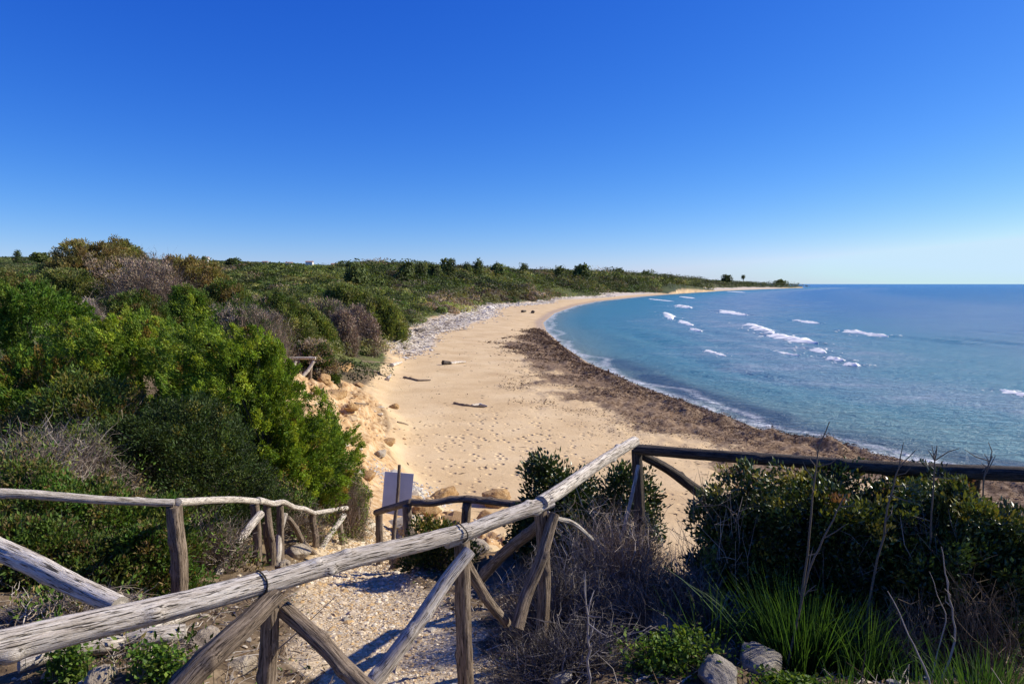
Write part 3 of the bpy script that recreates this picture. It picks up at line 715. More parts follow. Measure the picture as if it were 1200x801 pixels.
def at(px, D): 
    x = (px - 600) / 800.0 * D; return np.array([x, D, tz(x, D)])
def shrub(name, label, cat, px, D, top, wpx, cols, wts=None, nl=9000, L=0.09, W=0.035, rc=0.16, ncl=None, seed=1, up=0.5, mat=None, depth=0.8, stem=40, group=None, base=None, extra_twigs=0, **kw):
    c = at(px, D) if base is None else np.array(base, float)
    rx = wpx / 800.0 * D * 0.5
    h = P(px, top, D)[2] - c[2]
    e = empty(name, c)
    tag(e, label, cat, group)
    ncl = ncl or max(30, int(nl / 45))
    mb = MB(); cl = foliage(mb, c, rx, rx * depth, h, ncl, nl, L, W, rc, cols, wts, seed, up=up, **kw)
    obj('foliage', mb, mat or LEAF, e)
    rng = np.random.default_rng(seed + 99)
    if stem:
        ms = MB(); pick = cl[rng.integers(0, len(cl), stem)]; stems(ms, c, pick, rng, r=0.008 + 0.004 * h)
        if extra_twigs: twigs(ms, c, rx * 0.98, rx * depth * 0.98, h * 0.98, extra_twigs, 0.004, GREY, None, seed + 5)
        obj('stems', ms, TWIG, e)
    return e
def drybush(name, label, px, D, top, wpx, n=700, r=0.004, cols=GREY, seed=1, depth=0.8, greens=0, group=None, curl=0.25, **kw):
    c = at(px, D); rx = wpx / 800.0 * D * 0.5; h = P(px, top, D)[2] - c[2]
    mb = MB(); twigs(mb, c, rx, rx * depth, h, n, r, cols, None, seed, curl=curl, **kw)
    if greens: foliage(mb, c, rx, rx * depth, h * 0.9, max(20, greens // 30), greens, 0.05, 0.02, 0.12, LOWG, None, seed + 3)
    o = obj(name, mb, TWIG, None, base=c)
    return tag(o, label, 'bush', group)

# ------------------------------------------------------------------ stuff lying on the ground: stones, wrack
GREY_ = [(0.24, 0.20, 0.16), (0.36, 0.31, 0.25), (0.46, 0.40, 0.32)]
rng = np.random.default_rng(7)
def drop(x, y, lift=0.0): return np.stack([x, y, terr(x, y) + lift], 1)
# gravel of the path
mb = MB()
n = 30000; k = rng.uniform(0, 0.62, n) ** 1.3
seg = np.interp(k, [0, 1], [0.0, 1.0]); L = np.concatenate([[0], np.cumsum(np.linalg.norm(np.diff(PATH, axis=0), axis=1))])
qx = np.interp(seg * L[-1], L, PATH[:, 0]); qy = np.interp(seg * L[-1], L, PATH[:, 1])
qx = qx + rng.normal(0, 0.36, n); qy = qy + rng.normal(0, 0.2, n)
sz = 0.010 * rng.lognormal(0, 0.5, n) * np.clip(np.hypot(qx, qy) / 7, 0.7, 2.2)
cc = palette(rng, n, [(0.70, 0.56, 0.37), (0.58, 0.45, 0.28), (0.40, 0.29, 0.17), (0.75, 0.64, 0.46), (0.56, 0.37, 0.17)])
stones(mb, drop(qx, qy, 0.0), sz, cc, rng)
# scattered stones under the rail and on the right
n = 900; a = rng.uniform(-0.75, 0.7, n); r_ = rng.uniform(2.6, 6.5, n)
stones(mb, drop(r_ * np.sin(a), r_ * np.cos(a)), 0.012 * rng.lognormal(0, 0.6, n), palette(rng, n, [(0.42, 0.37, 0.3), (0.3, 0.26, 0.2), (0.5, 0.42, 0.3)]), rng)
n = 2600; bx_ = np.concatenate([rng.normal(-0.6, 1.6, n // 2), rng.normal(-7.6, 1.6, n // 4), rng.normal(-3.4, 0.9, n // 4)]); by_ = np.concatenate([rng.normal(14.5, 2.6, n // 2), rng.normal(28, 4, n // 4), rng.normal(17, 3, n // 4)])
zz_, s__, v__, o__, c__, w__, d__ = terr(bx_, by_, True); kk = (d__ > 0.0) & (o__ < 0.6); bx_, by_, zz_ = bx_[kk], by_[kk], zz_[kk]; n = len(bx_)
stones(mb, np.stack([bx_, by_, zz_], 1), np.clip(0.04 * rng.lognormal(0, 0.75, n), 0.01, 0.3), palette(rng, n, [(0.60, 0.44, 0.24), (0.50, 0.32, 0.15), (0.64, 0.54, 0.38), (0.40, 0.25, 0.12)]), rng, 0.55)
o = obj('path_gravel', mb, STONES); tag(o, 'pale loose gravel covering the footpath', None, None, 'stuff')
# twigs, leaf litter and bark fragments on the ground round the rail
mb = MB(); n = 5200; a = rng.uniform(-0.8, 0.75, n); r_ = rng.uniform(2.4, 7.0, n); lx, ly = r_ * np.sin(a), r_ * np.cos(a)
pd_, _ = pl_dist(lx, ly, PATH); kk = np.abs(pd_) > 0.55; lx, ly = lx[kk], ly[kk]; n = len(lx)
p0 = drop(lx, ly, 0.01); dv = unit(np.concatenate([rng.normal(size=(n, 2)), rng.normal(0.12, 0.2, (n, 1))], 1)); ln_ = 0.10 * rng.lognormal(0, 0.7, n)[:, None]
md = p0 + dv * ln_ * 0.5 + rng.normal(0, 0.012, (n, 3)); md[:, 2] = np.maximum(md[:, 2], p0[:, 2])
tubes(mb, np.stack([p0, md, p0 + dv * ln_], 1), np.array([[1, 0.8, 0.4]]) * 0.0028 * rng.lognormal(0, 0.4, (n, 1)), palette(rng, n, GREY_ + [(0.12, 0.08, 0.05)]))
n = 9000; a = rng.uniform(-0.8, 0.75, n); r_ = rng.uniform(2.4, 7.5, n); lx, ly = r_ * np.sin(a), r_ * np.cos(a); pd_, _ = pl_dist(lx, ly, PATH); kk = np.abs(pd_) > 0.5; lx, ly = lx[kk], ly[kk]; n = len(lx)
leaves(mb, drop(lx, ly, 0.008), unit(np.concatenate([rng.normal(size=(n, 2)), rng.normal(0.1, 0.15, (n, 1))], 1)), 0.035 * rng.lognormal(0, 0.4, n), 0.014 * rng.lognormal(0, 0.3, n), palette(rng, n, [(0.2, 0.13, 0.07), (0.3, 0.22, 0.13), (0.1, 0.065, 0.04), (0.09, 0.12, 0.03)]), rng)
o = obj('plant_litter', mb, TWIG); tag(o, 'dead twigs and fallen leaves littering the soil', None, None, 'stuff')
# pale pebble and debris bank below the dunes
mb = MB(); n = 120000
yy = 58 * np.exp(rng.uniform(0, 2.3, n)); th_ = np.arctan2(np.interp(yy, [58, 84, 140, 218, 325, 470], [-15, -15.5, -16, -12, 14, 55]), yy) + rng.normal(0, 0.055, n)
xx = yy * np.tan(th_)
z_, s_, v_, o_, c_, w_, d_ = terr(xx, yy, True)
p_ = np.exp(-((d_ + 0.0) / 0.55) ** 2) * sstep(4, 9, s_) * sstep(62, 82, yy) * np.clip(0.75 + 1.2 * fbm(xx * 0.25, yy * 0.1, o=3, seed=99), 0, 1)
kk = rng.uniform(0, 1, n) < p_ * 0.8
xx, yy, z_ = xx[kk], yy[kk], z_[kk]; n = len(xx)
n2_ = n // 3; ii_ = rng.integers(0, n, n2_)
leaves(mb, np.stack([xx[ii_], yy[ii_], z_[ii_] + 0.06], 1), unit(np.concatenate([rng.normal(size=(n2_, 2)), rng.normal(0.08, 0.12, (n2_, 1))], 1)), 0.9 * rng.lognormal(0, 0.5, n2_), 0.10 * rng.lognormal(0, 0.3, n2_),
       palette(rng, n2_, [(0.62, 0.53, 0.41), (0.5, 0.41, 0.3), (0.74, 0.66, 0.54), (0.2, 0.15, 0.1)]), rng)
stones(mb, np.stack([xx, yy, z_ + 0.03], 1), 0.10 * rng.lognormal(0, 0.5, n) * np.clip(yy / 90, 0.8, 2.4), palette(rng, n, [(0.72, 0.63, 0.50), (0.60, 0.51, 0.39), (0.80, 0.73, 0.61), (0.40, 0.32, 0.23)], [0.4, 0.25, 0.28, 0.07]), rng, 0.45)
# near pebble patch at the foot of the path
n = 1800; xx = -3.3 + rng.normal(0, 0.55, n); yy = 21.5 + rng.normal(0, 0.8, n)
stones(mb, drop(xx, yy), 0.03 * rng.lognormal(0, 0.5, n), palette(rng, n, [(0.55, 0.52, 0.47), (0.42, 0.38, 0.32), (0.6, 0.57, 0.5)]), rng)
o = obj('pebble_bank', mb, STONES); tag(o, 'bank of pale pebbles along the foot of the dunes', None, None, 'stuff')
# dry seagrass cast up along the water
mb = MB(); n = 240000
yy = 14 * np.exp(rng.uniform(0, 2.3, n)); yy = yy[yy < 135]; n = len(yy)
sx = np.interp(yy, SH[::1][np.argsort(SH[:, 1])][:, 1][:20], SH[np.argsort(SH[:, 1])][:, 0][:20])
off_ = rng.uniform(0.1, 25, n)
xx = sx - off_
s_, _ = pl_dist(xx, yy, SH); wm = wrack_mask(xx, yy, s_)
dens = np.clip(wm * (0.45 + 2.2 * fbm(xx * 0.5, yy * 0.5, o=3, seed=91) - 0.15), 0, 1) + 1.2 * np.exp(-((s_ - 2.0) / 1.2) ** 2) * (wm > 0.3)
kk = rng.uniform(0, 1, n) < dens
xx, yy, s_ = xx[kk], yy[kk], s_[kk]; n = len(xx)
near = np.exp(-((s_ - 2.0) / 1.3) ** 2)
pp = drop(xx, yy, 0.02); pp[:, 2] += near * rng.uniform(0, 0.12, n)
dd = unit(np.concatenate([rng.normal(size=(n, 2)), rng.normal(0.15, 0.25, (n, 1))], 1))
sc_n = np.clip(yy / 35, 0.7, 2.6)
base = palette(rng, n, [(0.16, 0.095, 0.05), (0.28, 0.185, 0.11), (0.42, 0.30, 0.19), (0.08, 0.045, 0.022)])
base = base * (1 - 0.55 * near[:, None]) + near[:, None] * 0.45 * np.array([0.13, 0.065, 0.035])
leaves(mb, pp, dd, 0.11 * rng.lognormal(0, 0.4, n) * sc_n, 0.032 * rng.lognormal(0, 0.4, n) * sc_n, base, rng)
# thin scatter over the open sand
n = 2600; yy = 17 * np.exp(rng.uniform(0, 1.7, n)); xx = yy * rng.uniform(-0.26, 0.35, n)
s_, _ = pl_dist(xx, yy, SH); dfl = z_land(xx, yy) - z_beach(s_)
kk = (s_ > 1) & (dfl < 0.1); kk &= rng.uniform(0, 1, n) < np.exp(-((s_ - 12) / 9) ** 2) * 0.8 + 0.10
xx, yy = xx[kk], yy[kk]; n = len(xx)
leaves(mb, drop(xx, yy, 0.012), unit(np.concatenate([rng.normal(size=(n, 2)), rng.normal(0.05, 0.1, (n, 1))], 1)), 0.16 * rng.lognormal(0, 0.5, n), 0.03 * rng.lognormal(0, 0.4, n),
       palette(rng, n, [(0.12, 0.085, 0.06), (0.2, 0.15, 0.11), (0.07, 0.05, 0.035)]), rng)
o = obj('seagrass_wrack', mb, WRACKM); tag(o, 'brown dry seagrass cast up along the waterline', None, None, 'stuff')
# dents left by feet are modelled in the sand as shallow dark pits with raised rims
# ------------------------------------------------------------------ railings
def foot_of(p, sink=0.25): q = np.array(p, float).copy(); q[2] = tz(q[0], q[1]) - sink; return q
ZR = 6.9
rail_near = empty('log_railing', (-1.13, 3.1, tz(-1.13, 3.1)))
tag(rail_near, 'weathered log railing running across the foreground from lower left to the right edge', 'railing')
A0 = G(-75, 776, 6.93); A1 = G(314, 681, 6.9); A2 = G(548, 621, 6.9)
log('rail', rail_near, A0, A1, 0.062, 0.052, WOOD, 11, 'thick cracked pale rail at the lower left', bend=0.02, sides=48, step=0.014, split=0.12, rough=0.13)
log('rail', rail_near, G(310, 683, 6.9), A2, 0.050, 0.044, WOOD, 12, bend=0.015, sides=40, step=0.014, rough=0.12)
B0 = G(522, 633, 6.86); B1 = G(645, 587, 6.93); log('rail', rail_near, B0, B1, 0.047, 0.045, WOOD, 13, bend=0.01, sides=40, step=0.014, rough=0.12)
D1 = G(744, 517, 6.92); log('rail', rail_near, G(634, 589, 6.94), D1, 0.046, 0.044, WOOD, 14, bend=0.012, sides=36, step=0.018, rough=0.12)
E0 = P(744, 526, 6.05); E1 = P(1225, 556.5, 4.7)
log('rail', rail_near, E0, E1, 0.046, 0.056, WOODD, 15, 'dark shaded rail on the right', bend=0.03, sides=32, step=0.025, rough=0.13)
def post(par, px, py, D, r, mat, seed, lean=(0, 0), label=None, top=None):
    a = P(px, py, D) if top is None else np.array(top, float)
    b_ = np.array([a[0] + lean[0], a[1] + lean[1], 0]); b_ = foot_of(b_)
    return log('post', par, b_, a, r * 1.05, r, mat, seed, label, sides=28, step=0.025, rough=0.2, bend=0.05)
post(rail_near, 316, 690, 3.18, 0.043, WOODB, 21, (-0.07, 0.02))
post(rail_near, 541, 634, 3.80, 0.046, WOODB, 22, (0.03, 0.02))
post(rail_near, 633, 597, 4.38, 0.040, WOODB, 23, (-0.01, 0.04))
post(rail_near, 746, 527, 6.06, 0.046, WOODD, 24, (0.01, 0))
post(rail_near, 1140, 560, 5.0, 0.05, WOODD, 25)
def brace(par, p0, p1, r0, r1, mat, seed, label=None, **kw):
    kw.setdefault('sides', 28); kw.setdefault('step', 0.022); kw.setdefault('rough', 0.19); kw.setdefault('bend', 0.045)
    return log('brace', par, p0, p1, r0, r1, mat, seed, label, **kw)
brace(rail_near, P(325, 694, 3.12), P(196, 822, 2.72), 0.048, 0.055, WOODB, 31, 'thick split brace with a long cleft', split=0.35, sides=44, step=0.012, rough=0.16)
brace(rail_near, P(332, 712, 3.22), P(442, 818, 3.0), 0.040, 0.041, WOODB, 32, bend=0.015)
brace(rail_near, P(551, 645, 3.72), P(424, 815, 3.3), 0.036, 0.043, WOOD, 33, 'pale sunlit brace', split=0.12, bend=0.015)
brace(rail_near, P(543, 655, 3.86), P(594, 730, 4.15), 0.034, 0.030, WOODB, 34, bend=0.05)
brace(rail_near, P(650, 602, 4.36), P(606, 735, 4.05), 0.034, 0.040, WOODB, 35)
brace(rail_near, P(634, 612, 4.5), P(563, 678, 5.1), 0.038, 0.04, WOODB, 36)
brace(rail_near, P(641, 601, 4.42), P(694, 632, 4.7), 0.018, 0.014, WOOD, 37, bend=0.04)
brace(rail_near, P(752, 533, 6.08), P(842, 592, 6.3), 0.040, 0.050, WOODD, 38)
brace(rail_near, P(-45, 626, 3.55), P(140, 710, 3.1), 0.056, 0.048, WOOD, 39, 'thick pale brace sloping down at the far left', bend=0.012, rough=0.12, sides=40, step=0.016)
# joining wire round the sawn ends
mt, t_, b_, _o = M('rusty_wire'); b_.inputs['Base Color'].default_value = (0.035, 0.03, 0.027, 1); b_.inputs['Roughness'].default_value = 0.6; b_.inputs['Metallic'].default_value = 0.6
WIRE = mt
def wire(par, c, d, r, seed):
    d = unit(np.array(d, float)); u = unit(np.cross(d, [0, 0, 1.0])); v = np.cross(u, d)
    an = np.linspace(0, 2 * math.pi, 26); p = np.asarray(c)[None] + r * (np.cos(an)[:, None] * u + np.sin(an)[:, None] * v) + 0.01 * np.sin(an * 2 + seed)[:, None] * d
    mb = MB()
    for k in range(25):
        tubes(mb, p[None, k:k + 2], np.full((1, 2), 0.004), np.array([[.05, .05, .05]]), 5)
    obj('wire', mb, WIRE, par)
wire(rail_near, G(306, 683, 6.9), A1 - A0, 0.060, 1); wire(rail_near, G(540, 623, 6.9), B1 - B0, 0.056, 2)

rail_left = empty('log_railing', (-2.57, 5.3, tz(-2.57, 5.3)))
tag(rail_left, 'thin crooked pole railing along the left side of the gravel path', 'railing')
L0, L1, L2, L3, L4, L5 = P(-40, 576, 5.0), P(204, 589, 5.5), P(301, 587, 8.15), P(335, 589, 9.2), P(368, 601, 10.5), P(406, 595, 11.7)
log('rail', rail_left, L0, L1, 0.036, 0.031, WOOD, 41, bend=0.02, rough=0.15); log('rail', rail_left, L1 + [0.02, 0.02, 0], L2, 0.034, 0.036, WOOD, 42, bend=0.03)
log('rail', rail_left, L2 + [0, .03, 0], L3, 0.040, 0.036, WOOD, 43, bend=0.03); log('rail', rail_left, L3, L4, 0.036, 0.034, WOOD, 44, bend=0.05); log('rail', rail_left, L4, L5, 0.034, 0.04, WOOD, 45, bend=0.04)
for k, (px, py, D, r, ln) in enumerate([(204, 593, 5.52, 0.062, (-0.02, 0)), (298, 591, 8.15, 0.055, (0.0, 0)), (313, 591, 8.6, 0.045, (0.02, 0)), (328, 592, 9.05, 0.045, (0, 0)), (367, 602, 10.5, 0.05, (0, 0)), (398, 600, 11.6, 0.05, (0.02, 0))]):
    post(rail_left, px, py, D, r, WOODB, 50 + k, ln)
for k, (a, b2, r, mt) in enumerate([((306, 601, 8.1), (243, 690, 7.0), 0.045, WOOD), ((311, 612, 8.65), (319, 672, 8.7), 0.035, WOODB), ((334, 601, 9.15), (323, 672, 8.9), 0.040, WOOD),
                                    ((337, 606, 9.3), (374, 656, 10.3), 0.036, WOODB), ((403, 603, 11.5), (370, 655, 10.4), 0.045, WOOD)]):
    brace(rail_left, P(*a), P(*b2), r, r * 1.05, mt, 60 + k)

rail_right = empty('log_railing', (-1.9, 9.6, tz(-1.9, 9.6)))
tag(rail_right, 'low dark log railing in shade on the right side of the path beside the sign', 'railing')
Q = [P(441, 600, 9.6), P(481, 588, 8.35), P(546, 584, 8.2), P(603, 590, 8.0), P(668, 596, 7.9)]
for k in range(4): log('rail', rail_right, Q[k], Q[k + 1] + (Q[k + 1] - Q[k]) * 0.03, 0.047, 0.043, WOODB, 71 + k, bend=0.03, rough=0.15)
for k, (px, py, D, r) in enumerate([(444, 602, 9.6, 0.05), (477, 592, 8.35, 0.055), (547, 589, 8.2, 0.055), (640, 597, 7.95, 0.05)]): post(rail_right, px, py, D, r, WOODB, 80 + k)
brace(rail_right, P(484, 622, 8.3), P(452, 682, 9.0), 0.055, 0.06, WOODB, 85); brace(rail_right, P(450, 640, 9.2), P(472, 672, 8.7), 0.045, 0.05, WOODB, 86)
brace(rail_right, P(478, 630, 8.4), P(530, 694, 8.0), 0.022, 0.02, WOODB, 87)

rail_far = empty('log_railing', (-9.8, 32, tz(-9.8, 32)))
tag(rail_far, 'small broken grey railing standing far off beyond the juniper at the beach edge', 'railing')
log('rail', rail_far, P(338, 420, 32), P(370, 419.5, 32), 0.075, 0.07, WOOD, 91, sides=14, step=0.06)
for k, (px, D, ln) in enumerate([(349, 32, (0.25, 0)), (365, 32, (-0.1, 0))]): post(rail_far, px, 422, D, 0.08, WOODB, 92 + k, ln)
brace(rail_far, P(347, 423, 31.9), P(341, 437, 31.7), 0.07, 0.07, WOOD, 95, sides=14, step=0.06); brace(rail_far, P(368, 423, 31.9), P(353, 444, 31.5), 0.075, 0.08, WOOD, 96, sides=14, step=0.06)

# ------------------------------------------------------------------ the sign, seen from its back
sg = empty('sign_board', foot_of(P(462, 600, 9.95), 0)); tag(sg, 'blank grey back of a tilted sign board on a crooked wooden stake beside the path', 'sign')
m, t, b, out = M('grey_panel'); tc = nd(t, 'ShaderNodeTexCoord').outputs['Object']; n_ = tex(t, 3, 5, 0.6, tc)
t.links.new(ramp(t, n_.outputs[0], [(0.35, (0.74, 0.71, 0.65)), (0.65, (0.84, 0.81, 0.75))]).outputs[0], b.inputs['Base Color']); b.inputs['Roughness'].default_value = 0.5
cn = [P(451, 552, 10.1), P(485, 555, 10.1), P(480, 606, 10.05), P(447, 600, 10.05)]
nn = unit(np.cross(cn[1] - cn[0], cn[3] - cn[0])); mb = MB()
fr = np.array(cn); bk = fr - nn * 0.012 * np.sign(nn[1] or 1) * -1
mb.add(np.concatenate([fr, bk]), np.array([(0, 1, 2, 3), (7, 6, 5, 4), (0, 4, 5, 1), (1, 5, 6, 2), (2, 6, 7, 3), (3, 7, 4, 0)]))
obj('panel', mb, m, sg)
mb = MB(); mid0 = (fr[0] + fr[3]) / 2 * 0.5 + fr[3] * 0.5; mid1 = (fr[1] + fr[2]) / 2 * 0.5 + fr[2] * 0.5
stk = [foot_of(P(456, 665, 9.75)), P(462, 620, 9.9), P(466, 580, 9.95), P(468, 545, 9.97)]
for k in range(3): log_geo(mb, stk[k], stk[k + 1] + (stk[k + 1] - stk[k]) * 0.02, 0.034 - 0.004 * k, 0.030 - 0.004 * k, 101 + k, sides=16, bend=0.012)
obj('stake', mb, WOODB, sg, smooth=True)

# ------------------------------------------------------------------ loose wood near the camera
fl = empty('fallen_log', foot_of(P(130, 755, 4.1), 0)); tag(fl, 'pale forked log lying under the thick rail at lower left', 'log')
log('trunk', fl, P(22, 780, 3.6), P(150, 752, 4.0), 0.036, 0.052, WOOD, 111, bend=0.06, sides=28); log('branch', fl, P(142, 753, 3.98), P(217, 742, 4.1), 0.052, 0.062, WOOD, 112, bend=0.05)
log('branch', fl, P(150, 751, 4.0), P(226, 716, 4.5), 0.045, 0.05, WOOD, 113, bend=0.04)
tag(log('leaning_pole', None, foot_of(P(706, 640, 5.2), 0.1), P(748, 545, 5.9), 0.013, 0.016, WOOD, 114, bend=0.02, sides=12), 'thin pale pole leaning against the corner post', 'pole')
def stick(pts, r, label, name='stick', cat='stick', col=(0.36, 0.31, 0.25), twigs_=0, seed=1):
    rng = np.random.default_rng(seed); pts = np.array(pts, float); mb = MB()
    tt = np.linspace(0, 1, 14); idx = np.linspace(0, 1, len(pts))
    q = np.stack([np.interp(tt, idx, pts[:, k]) for k in range(3)], 1); q[1:-1] += rng.normal(0, r * 0.4, (12, 3))
    tubes(mb, q[None], r * (1 - 0.65 * tt)[None], np.array([col]), 7)
    for k in range(twigs_):
        i = rng.integers(3, 13); d = unit(unit(pts[-1] - pts[0]) + rng.normal(0, 0.7, 3)); e = q[i] + d * rng.uniform(0.05, 0.18)
        tubes(mb, np.stack([q[i], (q[i] + e) / 2 + rng.normal(0, 0.008, 3), e])[None], r * np.array([[0.5, 0.4, 0.2]]), np.array([col]), 5)
    o = obj(name, mb, TWIG, None, base=pts[0]); return tag(o, label, cat)
def gp(px, py, lift=0.01): h_ = hit(px, py); return h_ + np.array([0, 0, lift])
stick([gp(744, 801), gp(770, 793), gp(800, 779)], 0.009, 'bare pale stick lying on the green herbs at bottom centre')
stick([gp(798, 752), gp(822, 753, 0.03), gp(850, 747, 0.05), gp(880, 742, 0.02)], 0.009, 'pale crooked stick lying behind the two grey stones')
stick([gp(905, 760), gp(935, 750), gp(957, 741, .05)], 0.006, 'short grey stick on the ground right of the stones')
a = at(1098, 3.15); stick([a, P(1092, 801, 3.16), P(1068, 748, 3.25), P(1040, 692, 3.35)], 0.006, 'long straight pale stick leaning left out of the grass')
a = at(1123, 3.45); stick([a, P(1121, 745, a[1]), P(1113, 706, a[1]), P(1109, 674, a[1]), P(1103, 640, a[1])], 0.006, 'crooked whitish dead stem standing in front of the dark bush', 'dead_stem', 'stem', twigs_=4, seed=4)
a = at(1112, 3.5); stick([a, P(1110, 722, 3.5), P(1100, 700, a[1]), P(1089, 669, a[1])], 0.004, 'short dead stem left of the crooked whitish one', 'dead_stem', 'stem')
a = hit(690, 806); stick([a, P(689, 735, a[1]), P(684, 672, a[1])], 0.009, 'upright grey dead stem at bottom centre among dry twigs', 'dead_stem', 'stem', (0.30, 0.27, 0.24), 7, 3)
a = np.array([at(950, 4.7)[0], 4.7, tz(at(950, 4.7)[0], 4.7)])
def stalk(px0, D, pts, label, seed, head=True):
    a = at(px0, D); q = [a] + [P(x, y, D) for x, y in pts]
    o = stick(q, 0.008, label, 'dry_stalk', 'stalk', (0.16, 0.13, 0.095), 6, seed)
    return o
stalk(946, 4.15, [(948, 640), (953, 570), (961, 520), (972, 494)], 'tallest dry stalk with a dark seed head rising over the rail', 2)
stalk(1018, 4.2, [(1032, 640), (1042, 585), (1052, 550), (1073, 527)], 'brown dry stalk leaning right from the tall grass', 3)
stalk(1085, 4.3, [(1092, 620), (1094, 560), (1098, 522)], 'upright dry stalk poking just above the rail on the right', 5)
stalk(1150, 4.4, [(1152, 610), (1153, 560), (1163, 534)], 'rightmost dry stalk above the rail', 6)
stalk(935, 4.0, [(950, 660), (975, 610), (992, 578)], 'short grey forked stalk before the dark hedge', 7)

# ------------------------------------------------------------------ stones and rocks
def rk(px, py, wpx, mat, seed, label, **kw):
    c = hit(px, py); return rock('rock', c, wpx / 800.0 * c[1] * 0.5, mat, seed, label, **{**({'sink': 0.6} if mat is ROCKO else {}), **kw})
rk(892, 788, 80, ROCKG, 201, 'larger pale grey stone in the bottom right foreground', sq=(1, 0.8, 0.62), sink=0.45); rk(841, 800, 60, ROCKG, 202, 'smaller pitted stone left of the larger grey stone', sq=(1, .9, .8), sink=0.45)
rk(782, 748, 64, ROCKG, 203, 'shaded rounded stone under the dry twig bush'); rk(657, 803, 30, ROCKG, 204, 'low grey stone at bottom centre'); rk(955, 782, 26, ROCKG, 205, 'small dark stone right of the larger grey stone')
rk(240, 768, 60, ROCKT, 206, 'big tan stone at the path edge behind the split brace'); rk(205, 742, 34, ROCKT, 207, 'upright yellowish stone by the left railing post', sq=(0.7, .7, 1.2)); rk(282, 785, 44, ROCKT, 208, 'flat tan stone beside the post foot', sq=(1, .8, .5))
rk(120, 800, 40, ROCKT, 209, 'tan stone at the bottom left edge', sq=(1, .8, .5)); rk(175, 796, 34, ROCKT, 210, 'second tan stone at the bottom left edge, right of the first', sq=(1, .8, .55)); rk(60, 801, 30, ROCKT, 211, 'leftmost stone at the bottom edge', sq=(1, .8, .5))
rk(350, 655, 34, ROCKT, 212, 'yellowish boulder behind the crooked left railing'); rk(333, 668, 22, ROCKT, 213, 'small stone at the foot of the left railing')
rk(582, 590, 52, ROCKO, 221, 'big rounded ochre boulder at the foot of the bank', sq=(1, .8, .6), sink=0.5); rk(568, 612, 30, ROCKO, 222, 'ochre boulder just below the big rounded one'); rk(520, 585, 46, ROCKO, 223, 'long ochre ledge right of the sign', sq=(1.2, .7, .45))
rk(500, 600, 36, ROCKO, 224, 'rough ochre rock beside the sign panel', sq=(1, .8, .6)); rk(535, 632, 50, ROCKO, 225, 'ochre rock behind the shaded railing'); rk(560, 648, 36, ROCKT, 226, 'pale rock behind the shaded railing')
rk(462, 478, 14, ROCKO, 227, 'small ochre rock at the tip of the juniper'); rk(455, 520, 24, ROCKO, 228, 'flat ochre rock right of the juniper', sq=(1.2, .8, .4)); rk(447, 535, 20, ROCKT, 229, 'pale rock right of the juniper', sq=(1.2, .8, .5))
rk(395, 466, 34, ROCKO, 230, 'broad ochre rock by the beach left of the driftwood', sq=(1.2, .8, .5)); rk(380, 448, 26, ROCKO, 231, 'ochre rock in front of the broken railing', sq=(1.2, .8, .6)); rk(402, 432, 30, ROCKO, 232, 'ochre ledge behind the broken railing', sq=(1.4, .8, .4))
rk(420, 452, 16, ROCKO, 233, 'small ochre rock on the sand edge', sq=(1.2, .8, .5)); rk(413, 480, 20, ROCKO, 234, 'low ochre rock above the juniper tip', sq=(1.2, .8, .5)); rk(430, 560, 24, ROCKO, 235, 'ochre rock at the lower bend of the path', sq=(1.2, .8, .5)); rk(420, 585, 26, ROCKO, 236, 'crumbling ochre rock beside the lower path', sq=(1.2, .8, .5))

# ------------------------------------------------------------------ driftwood on the beach
def drift(name, label, pts, r, mat, seed, cat='driftwood'):
    P_ = [gp(x, y, r * 0.7) for x, y in pts]; mb = MB()
    for k in range(len(P_) - 1): log_geo(mb, P_[k], P_[k + 1] + (P_[k + 1] - P_[k]) * 0.04, r, r * (0.85 if k < len(P_) - 2 else 0.5), seed + k, sides=12, step=0.12, bend=0.05, rough=0.2)
    return tag(obj(name, mb, mat, None, base=P_[0], smooth=True), label, cat)
drift('driftwood', 'long thin dark branch curving over the sand', [(414, 433), (432, 435.5), (443, 436.5), (447, 440), (455, 442)], 0.07, WOODB, 301)
drift('driftwood', 'dark wavy branch right of the pale log', [(473, 443), (480, 444), (490, 446.5), (504, 446)], 0.09, WOODB, 305)
drift('driftwood', 'short pale log with a dark end at the thin branch', [(454, 446), (458, 441)], 0.15, WOOD, 311)
drift('driftwood', 'pale log lying beyond the thin branch', [(459, 430), (470, 427)], 0.19, WOOD, 312)
drift('driftwood', 'grey branch alone in the middle of the sand', [(532, 473), (545, 475.5), (558, 477), (568, 477.5)], 0.07, WOODB, 313)
drift('driftwood', 'whitish log beside the grey branch on the sand', [(553, 476), (562, 474.5), (571, 477)], 0.08, WOOD, 316)
drift('driftwood', 'dark stump at the end of a pale log', [(519, 427.5), (527, 427)], 0.26, WOODD, 318); drift('driftwood', 'long pale log beyond the dark stump', [(528, 427), (545, 425.5)], 0.15, WOOD, 319)
drift('driftwood', 'big dark log at the pebble bank', [(487, 391.5), (497, 389)], 0.42, WOODD, 320); drift('driftwood', 'whitish log touching the big dark log', [(480, 392), (488, 390.5)], 0.28, WOOD, 321)
drift('driftwood', 'short dark stick below the pebble bank', [(445, 402), (453, 401)], 0.14, WOODB, 322); drift('driftwood', 'small dark lump of wood on the sand', [(474, 410), (478, 409)], 0.2, WOODB, 323)
drift('driftwood', 'dark stick near the ochre rocks', [(428, 415), (435, 414)], 0.12, WOODB, 324); drift('driftwood', 'twig of driftwood below the wavy branch', [(466, 495), (478, 498)], 0.04, WOODB, 325)
drift('driftwood', 'thin grey stick left of the trampled sand', [(416, 474), (430, 475)], 0.05, WOODB, 326); drift('driftwood', 'thin dark line of wood behind the long branch', [(424, 424), (445, 425), (458, 426)], 0.05, WOODB, 327)
